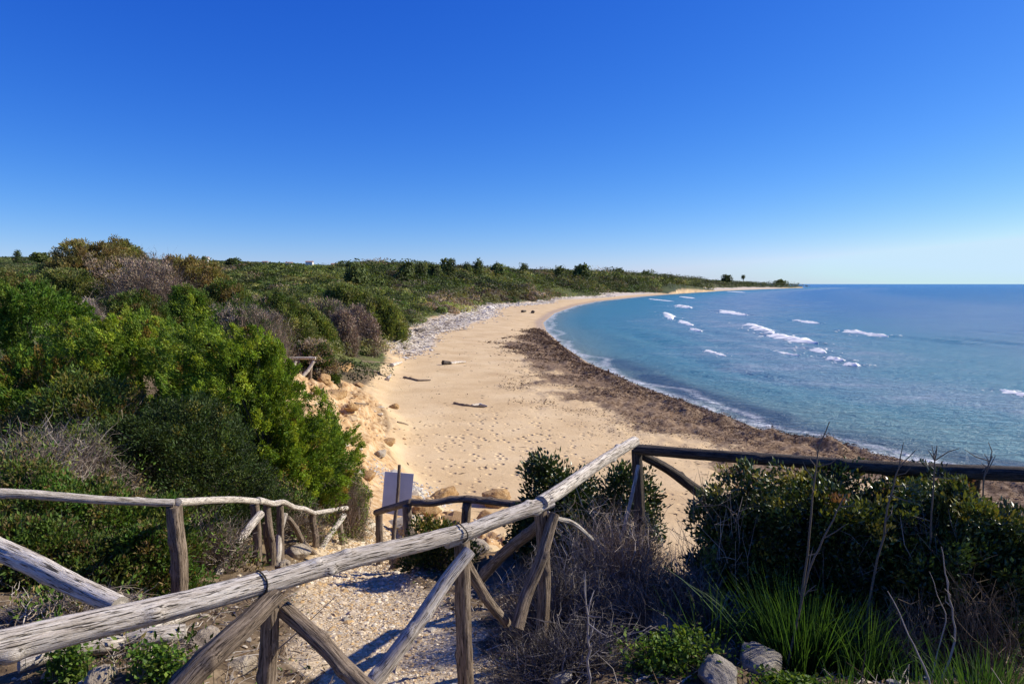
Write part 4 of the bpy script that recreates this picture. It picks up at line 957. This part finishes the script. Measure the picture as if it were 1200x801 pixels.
drift('driftwood', 'dark stick at the far end of the sand', [(612, 366), (616, 365.6)], 0.4, WOODD, 328); drift('driftwood', 'second dark lump at the far end of the sand', [(624, 367), (626, 366.5)], 0.45, WOODD, 329)

# ------------------------------------------------------------------ shrubs near the camera
shrub('juniper', 'large bright green juniper with feathery sprays at the edge of the path', 'shrub', 302, 12.2, 386, 195, JUNI, [.3, .42, .24, .04], nl=150000, L=0.055, W=0.020, rc=0.14, ncl=1300, spray=0.22, seed=401, up=0.2, lumpy=0.4, stem=40, shell=0.5)
shrub('juniper', 'tall yellowish green juniper behind the large one', 'shrub', 200, 13.6, 384, 245, JUNI, [.25, .38, .31, .06], nl=150000, L=0.06, W=0.022, rc=0.15, ncl=1300, spray=0.24, seed=402, up=0.2, lumpy=0.4, stem=40, shell=0.5)
shrub('mastic_shrub', 'dark shaded shrub below the juniper behind the left railing', 'shrub', 225, 9.9, 470, 200, MASTIC, [.4, .35, .2, .05], nl=46000, L=0.045, W=0.02, rc=0.12, ncl=800, seed=403, up=0.3, stem=60)
shrub('juniper', 'small juniper on the right flank of the large one', 'shrub', 384, 13.2, 470, 84, JUNI, [.3, .42, .24, .04], nl=34000, L=0.055, W=0.02, rc=0.14, ncl=420, spray=0.2, seed=404, up=0.2, lumpy=0.35, stem=50, shell=0.45)
shrub('creeper_mound', 'tall vivid green leafy mound at the far left', 'shrub', 25, 15.5, 328, 165, BRIGHT, [.3, .4, .3], nl=60000, L=0.07, W=0.03, rc=0.14, ncl=1000, spray=0.18, seed=405, up=0.1, lumpy=0.3, stem=40)
shrub('juniper', 'low green juniper at the left edge below the vivid mound', 'shrub', 45, 12.0, 412, 190, JUNI + BRIGHT[:1], None, nl=50000, L=0.06, W=0.022, rc=0.15, ncl=700, spray=0.22, seed=406, up=0.2, lumpy=0.4, stem=60, shell=0.45)
shrub('mastic_shrub', 'olive green shrub with grey twigs between the junipers and the left edge', 'shrub', 110, 10.6, 445, 190, LOWG + MASTIC[2:], None, nl=24000, L=0.07, W=0.028, rc=0.15, ncl=520, seed=407, up=0.4, stem=60, extra_twigs=250)
drybush('dry_shrub', 'grey dry shrub on the slope left of the dark shrub', 75, 8.6, 492, 180, n=1600, r=0.0045, seed=411, greens=2500)
drybush('dry_shrub', 'grey twiggy shrub with yellow leaves behind the left rail', 15, 7.6, 500, 150, n=1200, r=0.0045, seed=412, greens=2600)
shrub('mastic_shrub', 'low leafy green shrub under the left rail', 'shrub', 85, 6.9, 560, 260, LOWG + BRIGHT[:1], None, nl=26000, L=0.045, W=0.022, rc=0.10, ncl=700, seed=413, up=0.5, stem=50, extra_twigs=160, depth=0.45)
shrub('mastic_shrub', 'low green shrub in front of the left rail at the left edge', 'shrub', 20, 5.6, 610, 230, LOWG, None, nl=17000, L=0.04, W=0.02, rc=0.09, ncl=520, seed=414, up=0.5, stem=40, extra_twigs=160, depth=0.4)
shrub('mastic_shrub', 'green shrub left of the railing corner post', 'shrub', 150, 5.9, 615, 130, LOWG + BRIGHT[:1], None, nl=13000, L=0.04, W=0.02, rc=0.09, ncl=360, seed=415, up=0.5, stem=40, depth=0.5)
drybush('dry_shrub', 'dry twiggy bush between the left posts', 238, 7.4, 598, 95, n=700, r=0.004, seed=416, greens=1800)
drybush('dry_shrub', 'pale dry bush at the right foot of the juniper', 400, 12.6, 545, 60, n=900, r=0.005, cols=GREY + PINKGREY, seed=417, greens=900)
drybush('dry_shrub', 'brown dry bush under the large juniper', 330, 10.9, 560, 130, n=900, r=0.0045, seed=418, greens=2600)
drybush('dry_shrub', 'low bed of dry twigs under the thick pale brace at lower left', 60, 4.4, 690, 210, n=900, r=0.0035, seed=419, greens=500, depth=0.4)
drybush('dry_shrub', 'dry twigs around the fallen forked log', 150, 4.0, 745, 150, n=500, r=0.003, seed=420, greens=300, depth=0.4)
# middle and right
shrub('mastic_shrub', 'dark leathery shrub behind the rail at centre', 'shrub', 655, 7.6, 538, 112, MASTIC, [.35, .35, .25, .05], nl=15000, L=0.06, W=0.028, rc=0.13, ncl=380, seed=431, up=0.35, mat=GLOSSLEAF, stem=50)
shrub('mastic_shrub', 'small green shrub beside the shaded railing post', 'shrub', 515, 7.7, 612, 78, MASTIC[1:], None, nl=6000, L=0.05, W=0.022, rc=0.10, ncl=180, seed=432, stem=30)
shrub('mastic_shrub', 'dark shrub at the corner post below the sloping rail', 'shrub', 730, 6.9, 548, 80, MASTIC, [.45, .4, .15, 0], nl=8000, L=0.05, W=0.025, rc=0.12, ncl=220, seed=433, mat=GLOSSLEAF, stem=30)
shrub('mastic_shrub', 'left part of the dark hedge with yellow tips below the dark rail', 'shrub', 885, 4.9, 564, 180, MASTIC, [.35, .4, .22, .03], nl=42000, L=0.040, W=0.02, rc=0.09, ncl=560, seed=434, up=0.5, tips=0.5, shell=0.6, skirt=1.0, lumpy=0.5, mat=GLOSSLEAF, extra_twigs=260, stem=60, depth=0.7)
shrub('mastic_shrub', 'middle part of the dark hedge behind the grass clumps', 'shrub', 1010, 4.75, 566, 205, MASTIC, [.4, .4, .18, .02], nl=48000, L=0.038, W=0.019, rc=0.09, ncl=640, seed=435, up=0.5, tips=0.5, shell=0.6, skirt=1.0, lumpy=0.5, mat=GLOSSLEAF, extra_twigs=260, stem=60, depth=0.65)
shrub('mastic_shrub', 'right part of the dark hedge at the right edge', 'shrub', 1150, 4.4, 578, 240, MASTIC, [.4, .4, .18, .02], nl=52000, L=0.037, W=0.018, rc=0.09, ncl=680, seed=436, up=0.5, tips=0.5, shell=0.6, skirt=1.0, lumpy=0.5, mat=GLOSSLEAF, extra_twigs=260, stem=60, depth=0.6)
shrub('mastic_shrub', 'dark green filler of the hedge between its left and middle parts', 'shrub', 950, 5.25, 558, 170, MASTIC, [.35, .4, .2, .05], nl=34000, L=0.042, W=0.02, rc=0.10, ncl=520, seed=437, up=0.5, tips=0.4, shell=0.6, skirt=1.0, mat=GLOSSLEAF, stem=40, depth=0.5)
shrub('mastic_shrub', 'green bush of the hedge between its middle and right parts', 'shrub', 1080, 5.0, 564, 180, MASTIC, [.3, .4, .25, .05], nl=36000, L=0.04, W=0.02, rc=0.10, ncl=560, seed=438, up=0.5, tips=0.5, shell=0.6, skirt=1.0, mat=GLOSSLEAF, stem=40, depth=0.5)
drybush('dry_shrub', 'large tangle of grey dry twigs right of the sloping rail', 735, 5.4, 592, 165, n=1250, r=0.0032, seed=441, curl=0.35)
drybush('dry_shrub', 'dense grey twig bush below the sloping rail at centre', 650, 4.9, 640, 150, n=1000, r=0.0032, cols=[(0.10, 0.085, 0.07), (0.16, 0.135, 0.115), (0.25, 0.22, 0.19)], seed=442, curl=0.35)
drybush('dry_shrub', 'dark low twigs at bottom centre around the upright dead stem', 660, 4.1, 715, 210, n=800, r=0.003, cols=[(0.09, 0.075, 0.06), (0.14, 0.12, 0.1), (0.24, 0.21, 0.18)], seed=443, curl=0.4, depth=0.5)
drybush('dry_shrub', 'shaded dead twigs behind the stones', 800, 4.5, 660, 170, n=1200, r=0.003, cols=[(0.07, 0.06, 0.05), (0.12, 0.10, 0.085), (0.2, 0.18, 0.15)], seed=444, curl=0.4, depth=0.5)
drybush('dry_shrub', 'brown dry fern like twigs at the right edge', 1175, 3.9, 665, 110, n=300, r=0.0028, cols=[(0.12, 0.085, 0.05), (0.17, 0.125, 0.075)], seed=445, curl=0.3, depth=0.5)
drybush('dry_shrub', 'reddish dry twigs at the foot of the right hedge', 1075, 4.0, 690, 100, n=400, r=0.0026, cols=[(0.12, 0.09, 0.06), (0.17, 0.14, 0.10)], seed=446, depth=0.5)

def grass(label, px, D, top, wpx, n, seed, w=0.006, cols=((0.05, 0.12, 0.018), (0.075, 0.16, 0.028), (0.10, 0.18, 0.04), (0.03, 0.075, 0.014)), spread=1.0, group=None):
    rng = np.random.default_rng(seed); c = at(px, D); h = P(px, top, D)[2] - c[2]; rx = wpx / 800.0 * D * 0.5
    mb = MB(); k = 6; tt = np.linspace(0, 1, k)
    b0 = np.stack([rng.normal(0, rx * 0.42, n), rng.normal(0, rx * 0.35, n)], 1)
    x0 = c[0] + b0[:, 0]; y0 = c[1] + b0[:, 1]; z0 = terr(x0, y0)
    hh = h * rng.uniform(0.5, 1.05, n); ld = b0 / (rx * 0.5) * 0.25 + rng.normal(0, 0.13, (n, 2)); 
    bend = np.abs(rng.normal(0.2, 0.2, n)) * spread
    q = np.stack([x0[:, None] + ld[:, :1] * hh[:, None] * (tt[None] + bend[:, None] * tt[None] ** 3), y0[:, None] + ld[:, 1:] * hh[:, None] * (tt[None] + bend[:, None] * tt[None] ** 3),
                  z0[:, None] - 0.02 + hh[:, None] * (tt[None] - 0.35 * bend[:, None] * tt[None] ** 3)], -1)
    s = rng.normal(size=(n, 2)); s /= np.linalg.norm(s, axis=1, keepdims=True); wd = w * rng.uniform(0.6, 1.3, (n, 1)) * (1 - 0.92 * tt[None] ** 1.5)
    l = q.copy(); r_ = q.copy(); l[..., :2] -= s[:, None] * wd[..., None] * 0.5; r_[..., :2] += s[:, None] * wd[..., None] * 0.5
    v = np.stack([l, r_], 2).reshape(-1, 3)
    b_ = (np.arange(n) * k * 2)[:, None]; i = np.arange(k - 1)[None] * 2
    f = np.stack([b_ + i, b_ + i + 1, b_ + i + 3, b_ + i + 2], -1).reshape(-1, 4)
    cc = palette(rng, n, cols) * rng.uniform(0.7, 1.3, (n, 1))
    mb.add(v, f, col=np.repeat(np.concatenate([cc, np.ones((n, 1))], 1), k * 2, 0))
    return tag(obj('grass_tuft', mb, LEAF, None, base=c), label, 'grass tuft', group)
grass('dense tall grass tuft in front of the middle of the hedge', 955, 4.15, 668, 110, 850, 501, w=0.008, cols=((0.06, 0.14, 0.022), (0.09, 0.19, 0.032), (0.04, 0.09, 0.016)))
grass('loose grass tuft with long thin blades right of the dead twigs', 848, 4.3, 662, 80, 70, 502, w=0.008, spread=1.5)
grass('narrow grass tuft right of the dense one', 1040, 3.9, 702, 50, 170, 503, w=0.008)
grass('short grass tuft in the bottom right corner', 1180, 3.35, 748, 110, 300, 504, w=0.007)
grass('short thin grass tuft at the bottom edge left of the corner one', 1105, 3.3, 760, 90, 120, 505)
grass('small grass tuft at the bottom edge between stones and long stick', 1010, 3.45, 762, 60, 70, 506)
def herbs(label, px, py, wpx, hpx, n, seed, cols=BRIGHT):
    rng = np.random.default_rng(seed); c = hit(px, py); rx = wpx / 800.0 * c[1] * 0.5
    x = c[0] + rng.normal(0, rx * 0.5, n); y = c[1] + rng.normal(0, rx * 0.35, n); z = terr(x, y) + rng.uniform(0.0, 1, n) ** 1.3 * hpx / 800.0 * c[1]
    mb = MB(); d = unit(np.stack([rng.normal(size=n), rng.normal(size=n), rng.normal(0.35, 0.3, n)], 1))
    leaves(mb, np.stack([x, y, z], 1), d, 0.028 * rng.uniform(0.6, 1.4, n), 0.024 * rng.uniform(0.7, 1.3, n), palette(rng, n, cols) * rng.uniform(0.6, 1.3, (n, 1)), rng)
    m_ = n // 4; q0 = np.stack([x[:m_], y[:m_], terr(x[:m_], y[:m_])], 1); q1 = np.stack([x[:m_], y[:m_], z[:m_]], 1)
    tubes(mb, np.stack([q0, (q0 + q1) / 2, q1], 1), np.full((m_, 3), 0.0015), np.tile([[0.06, 0.12, 0.03]], (m_, 1)))
    return tag(obj('herb_patch', mb, LEAF, None, base=c), label, 'herbs')
herbs('bright green clover like patch left of the two grey stones', 785, 782, 110, 40, 1500, 511); herbs('green herb patch behind the larger grey stone', 862, 725, 90, 35, 1000, 512); herbs('green herbs in front of the larger grey stone', 925, 812, 80, 18, 1100, 513)
herbs('fresh green weeds at the foot of the split brace', 190, 795, 70, 40, 900, 514); herbs('fresh green weed clump at the bottom left', 82, 798, 50, 46, 800, 515); herbs('dark green weeds under the grass at the bottom right', 1050, 780, 180, 30, 1500, 516, LOWG[:2] + BRIGHT[:1])


# ------------------------------------------------------------------ the big bushes of the middle ground
for (nm, px, D, top, wpx, cols, kind, label) in [
    ('large_bush', 112, 55, 285, 118, OLIVE, 0, 'tall rounded olive brown bush on the left skyline'),
    ('large_bush', 153, 58, 287, 70, OLIVE[:2] + SCRUB[2:], 0, 'olive green crown behind the middle of the tall brown bushes'),
    ('large_bush', 138, 57, 286, 100, OLIVE, 0, 'olive brown crown joining the tall bush and the darker crown beside it'),
    ('dry_bush', 175, 52, 299, 125, PINKGREY, 1, 'broad bare pinkish grey bush right of the tall olive one'),
    ('large_bush', 235, 55, 304, 85, OLIVE, 0, 'sloping olive bush at the right end of the tall bushes'),
    ('large_bush', 85, 50, 318, 70, SCRUB, 0, 'dark green low bush under the tall olive bush'),
    ('green_bush', 225, 30, 338, 66, LOWG[1:3] + BRIGHT[1:2], 0, 'rounded fresh green bush below the grey and olive bushes'),
    ('green_bush', 160, 26, 343, 90, LOWG, 0, 'low grassy green bush in front of the dark tall bushes'),
    ('dry_bush', 108, 22, 352, 40, GREY, 1, 'small pale grey bush between vivid mound and juniper'),
    ('dry_bush', 285, 27, 348, 80, PINKGREY[:1] + GREY[:2] + LOWG[:2], 1, 'wide bare grey bush behind the juniper top'),
    ('dry_bush', 308, 30, 362, 60, GREY, 1, 'bare grey bush right behind the juniper above the broken railing'),
    ('green_bush', 270, 38, 330, 70, LOWG, 0, 'yellowish green bush behind the wide bare bush'),
    ('green_bush', 330, 46, 345, 80, SCRUB + LOWG[:1], 0, 'green bush on the slope left of the round bush'),
    ('green_bush', 372, 52, 367, 42, SCRUB[1:] + LOWG[:1], 0, 'round grey green bush at the front edge of the scrub'),
    ('green_bush', 350, 55, 360, 40, SCRUB + BRIGHT[:1], 0, 'darker green bush left of the round grey green one'),
    ('green_bush', 370, 35, 408, 44, LOWG[:2] + GREY[:2], 0, 'low grey green bush on the bank above the broken railing'),
    ('dry_bush', 403, 54, 362, 34, PINKGREY, 1, 'upright bare pinkish bush beside the round grey green bush'),
    ('dry_bush', 425, 60, 360, 36, PINKGREY, 1, 'rightmost bare pinkish bush at the start of the pebble bank'),
    ('dry_bush', 385, 70, 350, 60, PINKGREY + SCRUB[2:], 1, 'bare brownish bush behind the two upright pinkish bushes'),
    ('green_bush', 445, 80, 352, 55, SCRUB, 0, 'dark green bush above the pebble bank'),
    ('green_bush', 20, 40, 326, 90, LOWG + OLIVE[:1], 0, 'pale olive bush behind the vivid mound at the left edge'),
    ('green_bush', 410, 90, 338, 60, SCRUB, 0, 'dark bush left of the dark green one above the pebbles')]:
    sd = 600 + px
    if kind == 0:
        shrub(nm, label, 'bush', px, D, top, wpx, cols, None, nl=34000, L=0.17 * D / 50, W=0.075 * D / 50, rc=0.36 * D / 50, ncl=420, seed=sd, up=0.5, stem=0, shell=0.6, skirt=0.95, lumpy=0.13)
    else:
        c = at(px, D); rx = wpx / 1600.0 * D; h = P(px, top, D)[2] - c[2]; mb = MB()
        twigs(mb, c, rx, rx * 0.8, h, 2600, 0.012 * D / 50, cols, None, sd, curl=0.2)
        foliage(mb, c, rx * 0.95, rx * 0.75, h * 0.95, 300, 9000, 0.2 * D / 50, 0.05 * D / 50, 0.3 * D / 50, cols, None, sd + 1, up=0.8)
        tag(obj(nm, mb, TWIG, None, base=c), label, 'bush')

# ------------------------------------------------------------------ scrub of the dunes and the plain
rng = np.random.default_rng(77)
def bush_cards(mb, c, r, h, ncard, size, col, rng, lump=0.3, shell=0.3):
    pts, out = dome(rng, ncard, r, r * rng.uniform(0.75, 1.1), h, rng.uniform(0, 50), lumpy=lump, skirt=0.9, shell=shell)
    nrm = unit(1.0 * out + 0.15 * np.array([0, 0, 1]) + 0.42 * rng.normal(size=(ncard, 3))); d = unit(np.cross(nrm, rng.normal(size=(ncard, 3))) + 0.35 * np.array([0, 0, 1]))
    cn = np.clip(0.75 + 0.7 * noise(pts[:, 0] / r * 2.2 + c[0], pts[:, 1] / r * 2.2, pts[:, 2] / h * 2.2, seed=3), 0.35, 1.5)[:, None]
    cols = np.asarray(col)[None] * cn * rng.uniform(0.78, 1.22, (ncard, 1)) * rng.uniform(0.93, 1.07, (ncard, 3))
    leaves(mb, pts + c - d * size * 0.4, d, size * rng.uniform(0.6, 1.5, ncard), size * 0.6 * rng.uniform(0.6, 1.4, ncard), cols, rng, nrm)
cells = []
r_ = 34.0
while r_ < 2600:
    stp = 0.030 if r_ < 150 else 0.034 if r_ < 500 else 0.036
    da = max(0.016 if r_ < 450 else 0.012, 1.9 / r_ if r_ < 120 else 0)
    for a in np.arange(-0.72, 0.44, da):
        cells.append((a + rng.uniform(-.5, .5) * da, r_ * (1 + rng.uniform(-.5, .5) * stp)))
    r_ *= 1 + stp
cells = np.array(cells); cx = cells[:, 1] * np.sin(cells[:, 0]); cy = cells[:, 1] * np.cos(cells[:, 0])
z_, s_, v_, o_, c_, w_, d_ = terr(cx, cy, True)
field = fbm(cx * 0.010, cy * 0.010, o=3, seed=95)             # clearings and fields inland
open_ = (cells[:, 1] > 130) & (field > 0.16) & (d_ > 6) & (cx / cy * 800 + 600 < 400)
sandy = fbm(cx * 0.03, cy * 0.03, o=2, seed=97) > 0.27        # bare sand slips on the dune face
keep = (d_ > 0.75) & (s_ > 5) & ~open_ & ~((d_ < 5) & sandy) & (rng.uniform(0, 1, len(cx)) < np.where(cells[:, 1] > 170, 0.97, 0.75))
keep &= ~((np.hypot(cx + 10, cy - 36) < 7))
keep &= ~((cx / cy * 800 + 600 < 310) & (cells[:, 1] < 72))      # the big bushes placed one by one stand here 
cx, cy, z_, d_, rad = cx[keep], cy[keep], z_[keep], d_[keep], cells[:, 1][keep]
order = np.argsort(rad); mbs_, k_ind = MB(), 0
kinds = [('round dark green scrub bush on the slope behind the beach', SCRUB[:2], 'dark green scrub bushes'), ('olive green scrub bush on the slope behind the beach', SCRUB[2:] + LOWG[:1], 'olive green scrub bushes'),
         ('dry greyish scrub bush on the slope behind the beach', PINKGREY, 'dry grey scrub bushes'), ('yellowish green scrub bush on the slope behind the beach', LOWG[1:3] + OLIVE[:1], 'yellowish scrub bushes')]
for i in order:
    D = rad[i]; c = np.array([cx[i], cy[i], z_[i] - 0.1])
    edge_ = d_[i] < 2.5 and D < 320
    kd = rng.choice(4, p=[.33, .40, .09, .18] if D < 90 else [.30, .33, .22, .15] if edge_ else [.45, .40, .06, .09])
    col = np.array(kinds[kd][1])[rng.integers(0, len(kinds[kd][1]))]
    pn = noise(c[0] * 0.03, c[1] * 0.03, seed=120); col = col * float(np.clip(rng.lognormal(0, 0.28) * (1.05 + 0.35 * pn), 0.5, 2.0))
    if D > 700: col = col * 0.7 + 0.3 * np.array([0.09, 0.115, 0.07])  # distance haze mixed into the leaf colour of far bushes
    r = max(1.1, min(D, 420) * 0.018, 0) * rng.lognormal(0, 0.33) * (1 + min(max(D - 420, 0), 1600) / 700); h = min(r * rng.uniform(0.65, 1.35), 1.3 + D * 0.0075, 6.0) * (0.75 if d_[i] < 1.6 else 1.0)
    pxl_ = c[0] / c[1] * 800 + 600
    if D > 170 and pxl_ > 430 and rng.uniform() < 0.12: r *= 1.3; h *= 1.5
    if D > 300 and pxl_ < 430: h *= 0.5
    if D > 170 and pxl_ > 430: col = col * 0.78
    n_ = int(np.interp(D, [40, 100, 200, 500, 1000, 2500], [900, 700, 480, 260, 110, 50])); size = max(0.16 * D / 60, 0.16) if D < 300 else 0.8 + (D - 300) * 0.0016
    size = min(size, r * 0.33)
    if k_ind < 150 and D < 105 and abs(math.atan2(c[0], c[1])) < 0.66:
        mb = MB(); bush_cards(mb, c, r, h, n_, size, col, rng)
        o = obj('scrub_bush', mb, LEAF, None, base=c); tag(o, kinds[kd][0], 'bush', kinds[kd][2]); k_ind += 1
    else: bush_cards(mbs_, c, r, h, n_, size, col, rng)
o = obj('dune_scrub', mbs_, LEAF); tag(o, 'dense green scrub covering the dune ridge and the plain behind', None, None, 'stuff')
print('scrub bushes', len(order), 'individual', k_ind)

# ------------------------------------------------------------------ trees standing out on the skyline
def tree(label, px0, px1, top, bot, D, k_, cols=SCRUB[:3], trunk=0.25):
    seed = k_; px = (px0 + px1) / 2; c = P(px, bot, D); c[2] = min(c[2], tz(c[0], c[1]) + 0.5); w_ = (1.25 if k_ < 813 else 0.9) * (px1 - px0) / 1600.0 * D; h = P(px, top - 2.5, D)[2] - c[2]
    e = empty('tree', c); tag(e, label, 'tree')
    rng = np.random.default_rng(seed); mb = MB()
    for k in range(5):
        a = rng.uniform(0, 6.28); o_ = 0.45 * w_ * rng.uniform(0.2, 1, 1)[0]
        cc = c + np.array([o_ * math.cos(a), o_ * math.sin(a), h * (trunk + rng.uniform(0, 0.2))])
        bush_cards(mb, cc, w_ * rng.uniform(0.5, 0.72), (h - (cc[2] - c[2])) * rng.uniform(0.75, 1.0), 260, max(0.4, w_ * 0.2), np.array(cols)[rng.integers(0, len(cols))], rng, 0.4)
    obj('crown', mb, LEAF, e)
    mt = MB(); log_geo(mt, c - [0, 0, 0.5], c + [0, 0, h * 0.6], h * 0.035 + 0.08, h * 0.02 + 0.05, seed, sides=10, step=0.4, bend=0.3)
    for k in range(3):
        a = rng.uniform(0, 6.28); q = c + [0, 0, h * rng.uniform(.25, .45)]; log_geo(mt, q, q + np.array([math.cos(a) * w_ * .5, math.sin(a) * w_ * .5, h * .3]), h * 0.018 + .04, 0.05, seed + k, sides=8, step=0.5)
    obj('trunk', mt, BARK, e, smooth=True)
for k, (a, b2, tp, bt, D, lb) in enumerate([
    (404, 431, 307.5, 323, 190, 'round dark tree standing alone left of the dune ridge'), (465, 486, 309, 320, 225, 'flat topped tree at the left end of the dune ridge'), (484, 500, 307.5, 320, 230, 'bushy tree second from the left on the dune ridge'),
    (499, 517, 308, 320, 250, 'low wide dark tree just left of the tallest ridge tree'), (516, 535, 303.5, 319, 270, 'tallest tree of the dune ridge'), (542, 554, 308.5, 318, 300, 'small tree right of the tallest ridge tree'),
    (554, 569, 304.5, 318, 310, 'second tallest tree of the ridge with a pointed crown'), (575, 593, 309, 319, 340, 'wide tree right of the pointed one on the ridge'), (609, 620, 310, 318, 400, 'small round tree on the ridge above the pebble bank'),
    (646, 662, 312, 319, 480, 'flat round tree on the ridge above the inner bay'), (671, 693, 311.5, 320, 560, 'broad tree cluster above the inner bay'), (717, 736, 316.5, 324, 700, 'broad low tree before the distant dip of the ridge'),
    (749, 768, 318.5, 326, 860, 'rounded tree at the right end of the ridge'), (844, 860, 323.5, 332, 1330, 'round dark tree near the tip of the headland'), (868, 874, 324, 332, 1400, 'tiny lone tree with a bare trunk near the headland tip'),
    (905, 925, 329.5, 335, 1650, 'low bushy tree at the very end of the headland'), (14, 27, 294.5, 303, 900, 'dark tree on the far left hill'), (32, 60, 297, 304, 950, 'dark tree line on the far left hill'),
    (233, 244, 301.5, 309, 1000, 'dark round tree on the far hill right of the olive bush'), (262, 285, 304, 311, 1100, 'row like dark tree on the far hill')]):
    tree(lb, a, b2, tp, bt, D, 800 + k, SCRUB[:2] if k in (0, 13, 14, 16) else SCRUB[:3], 0.45 if k == 14 else 0.12)

# ------------------------------------------------------------------ far houses
m, t, b, out = M('pale_render'); b.inputs['Base Color'].default_value = (0.72, 0.68, 0.62, 1); b.inputs['Roughness'].default_value = 0.9; PALE = m
m, t, b, out = M('roof_tile'); b.inputs['Base Color'].default_value = (0.38, 0.22, 0.14, 1); TILE = m
m, t, b, out = M('dark_window'); b.inputs['Base Color'].default_value = (0.03, 0.035, 0.04, 1); b.inputs['Roughness'].default_value = 0.2; WIN = m
def box(mb, lo, hi):
    x0, y0, z0 = lo; x1, y1, z1 = hi
    mb.add([(x0, y0, z0), (x1, y0, z0), (x1, y1, z0), (x0, y1, z0), (x0, y0, z1), (x1, y0, z1), (x1, y1, z1), (x0, y1, z1)], np.array([(0, 3, 2, 1), (4, 5, 6, 7), (0, 1, 5, 4), (1, 2, 6, 5), (2, 3, 7, 6), (3, 0, 4, 7)]))
def house(label, px, py, wpx, D, hgt):
    c = P(px, py, D); c[2] = max(c[2], tz(c[0], c[1])); w_ = wpx / 1600.0 * D; e = empty('house', c); tag(e, label, 'house')
    mb = MB(); box(mb, c + [-w_, 0, -4], c + [w_, w_ * 1.4, hgt]); obj('wall', mb, PALE, e)
    mb = MB(); x, y, z = c; q = 0.6; v = [(x - w_ - q, y - q, z + hgt), (x + w_ + q, y - q, z + hgt), (x + w_ + q, y + w_ * 1.4 + q, z + hgt), (x - w_ - q, y + w_ * 1.4 + q, z + hgt), (x - w_ - q, y + w_ * .7, z + hgt + 1.6), (x + w_ + q, y + w_ * .7, z + hgt + 1.6)]
    mb.add(v, np.array([(0, 1, 5, 4), (2, 3, 4, 5)])); mb.add(v, np.array([(0, 4, 3), (1, 2, 5)])); obj('roof', mb, TILE, e)
    for k in (-0.5, 0.5):
        mb = MB(); box(mb, c + [k * w_ - 0.7, -0.05, 1.0], c + [k * w_ + 0.7, 0.2, 2.6]); obj('window', mb, WIN, e)
house('pale house on the far hill right of the olive bush', 240, 305.5, 7, 1100, 5)
house('pale low house behind the trees left of the dune ridge', 461, 318, 9, 420, 3.5); house('small white house on the far hill above the scrub plain', 362, 311.5, 8, 1100, 6.5); house('cream house on the far plain left of the small white one', 338, 312.5, 7, 1000, 5.5); house('low pale house on the far plain right of the small white one', 392, 313.5, 8, 1000, 5); house('faint pale house on the far hill nearest to the olive bush', 310, 309, 6, 1500, 4.5)
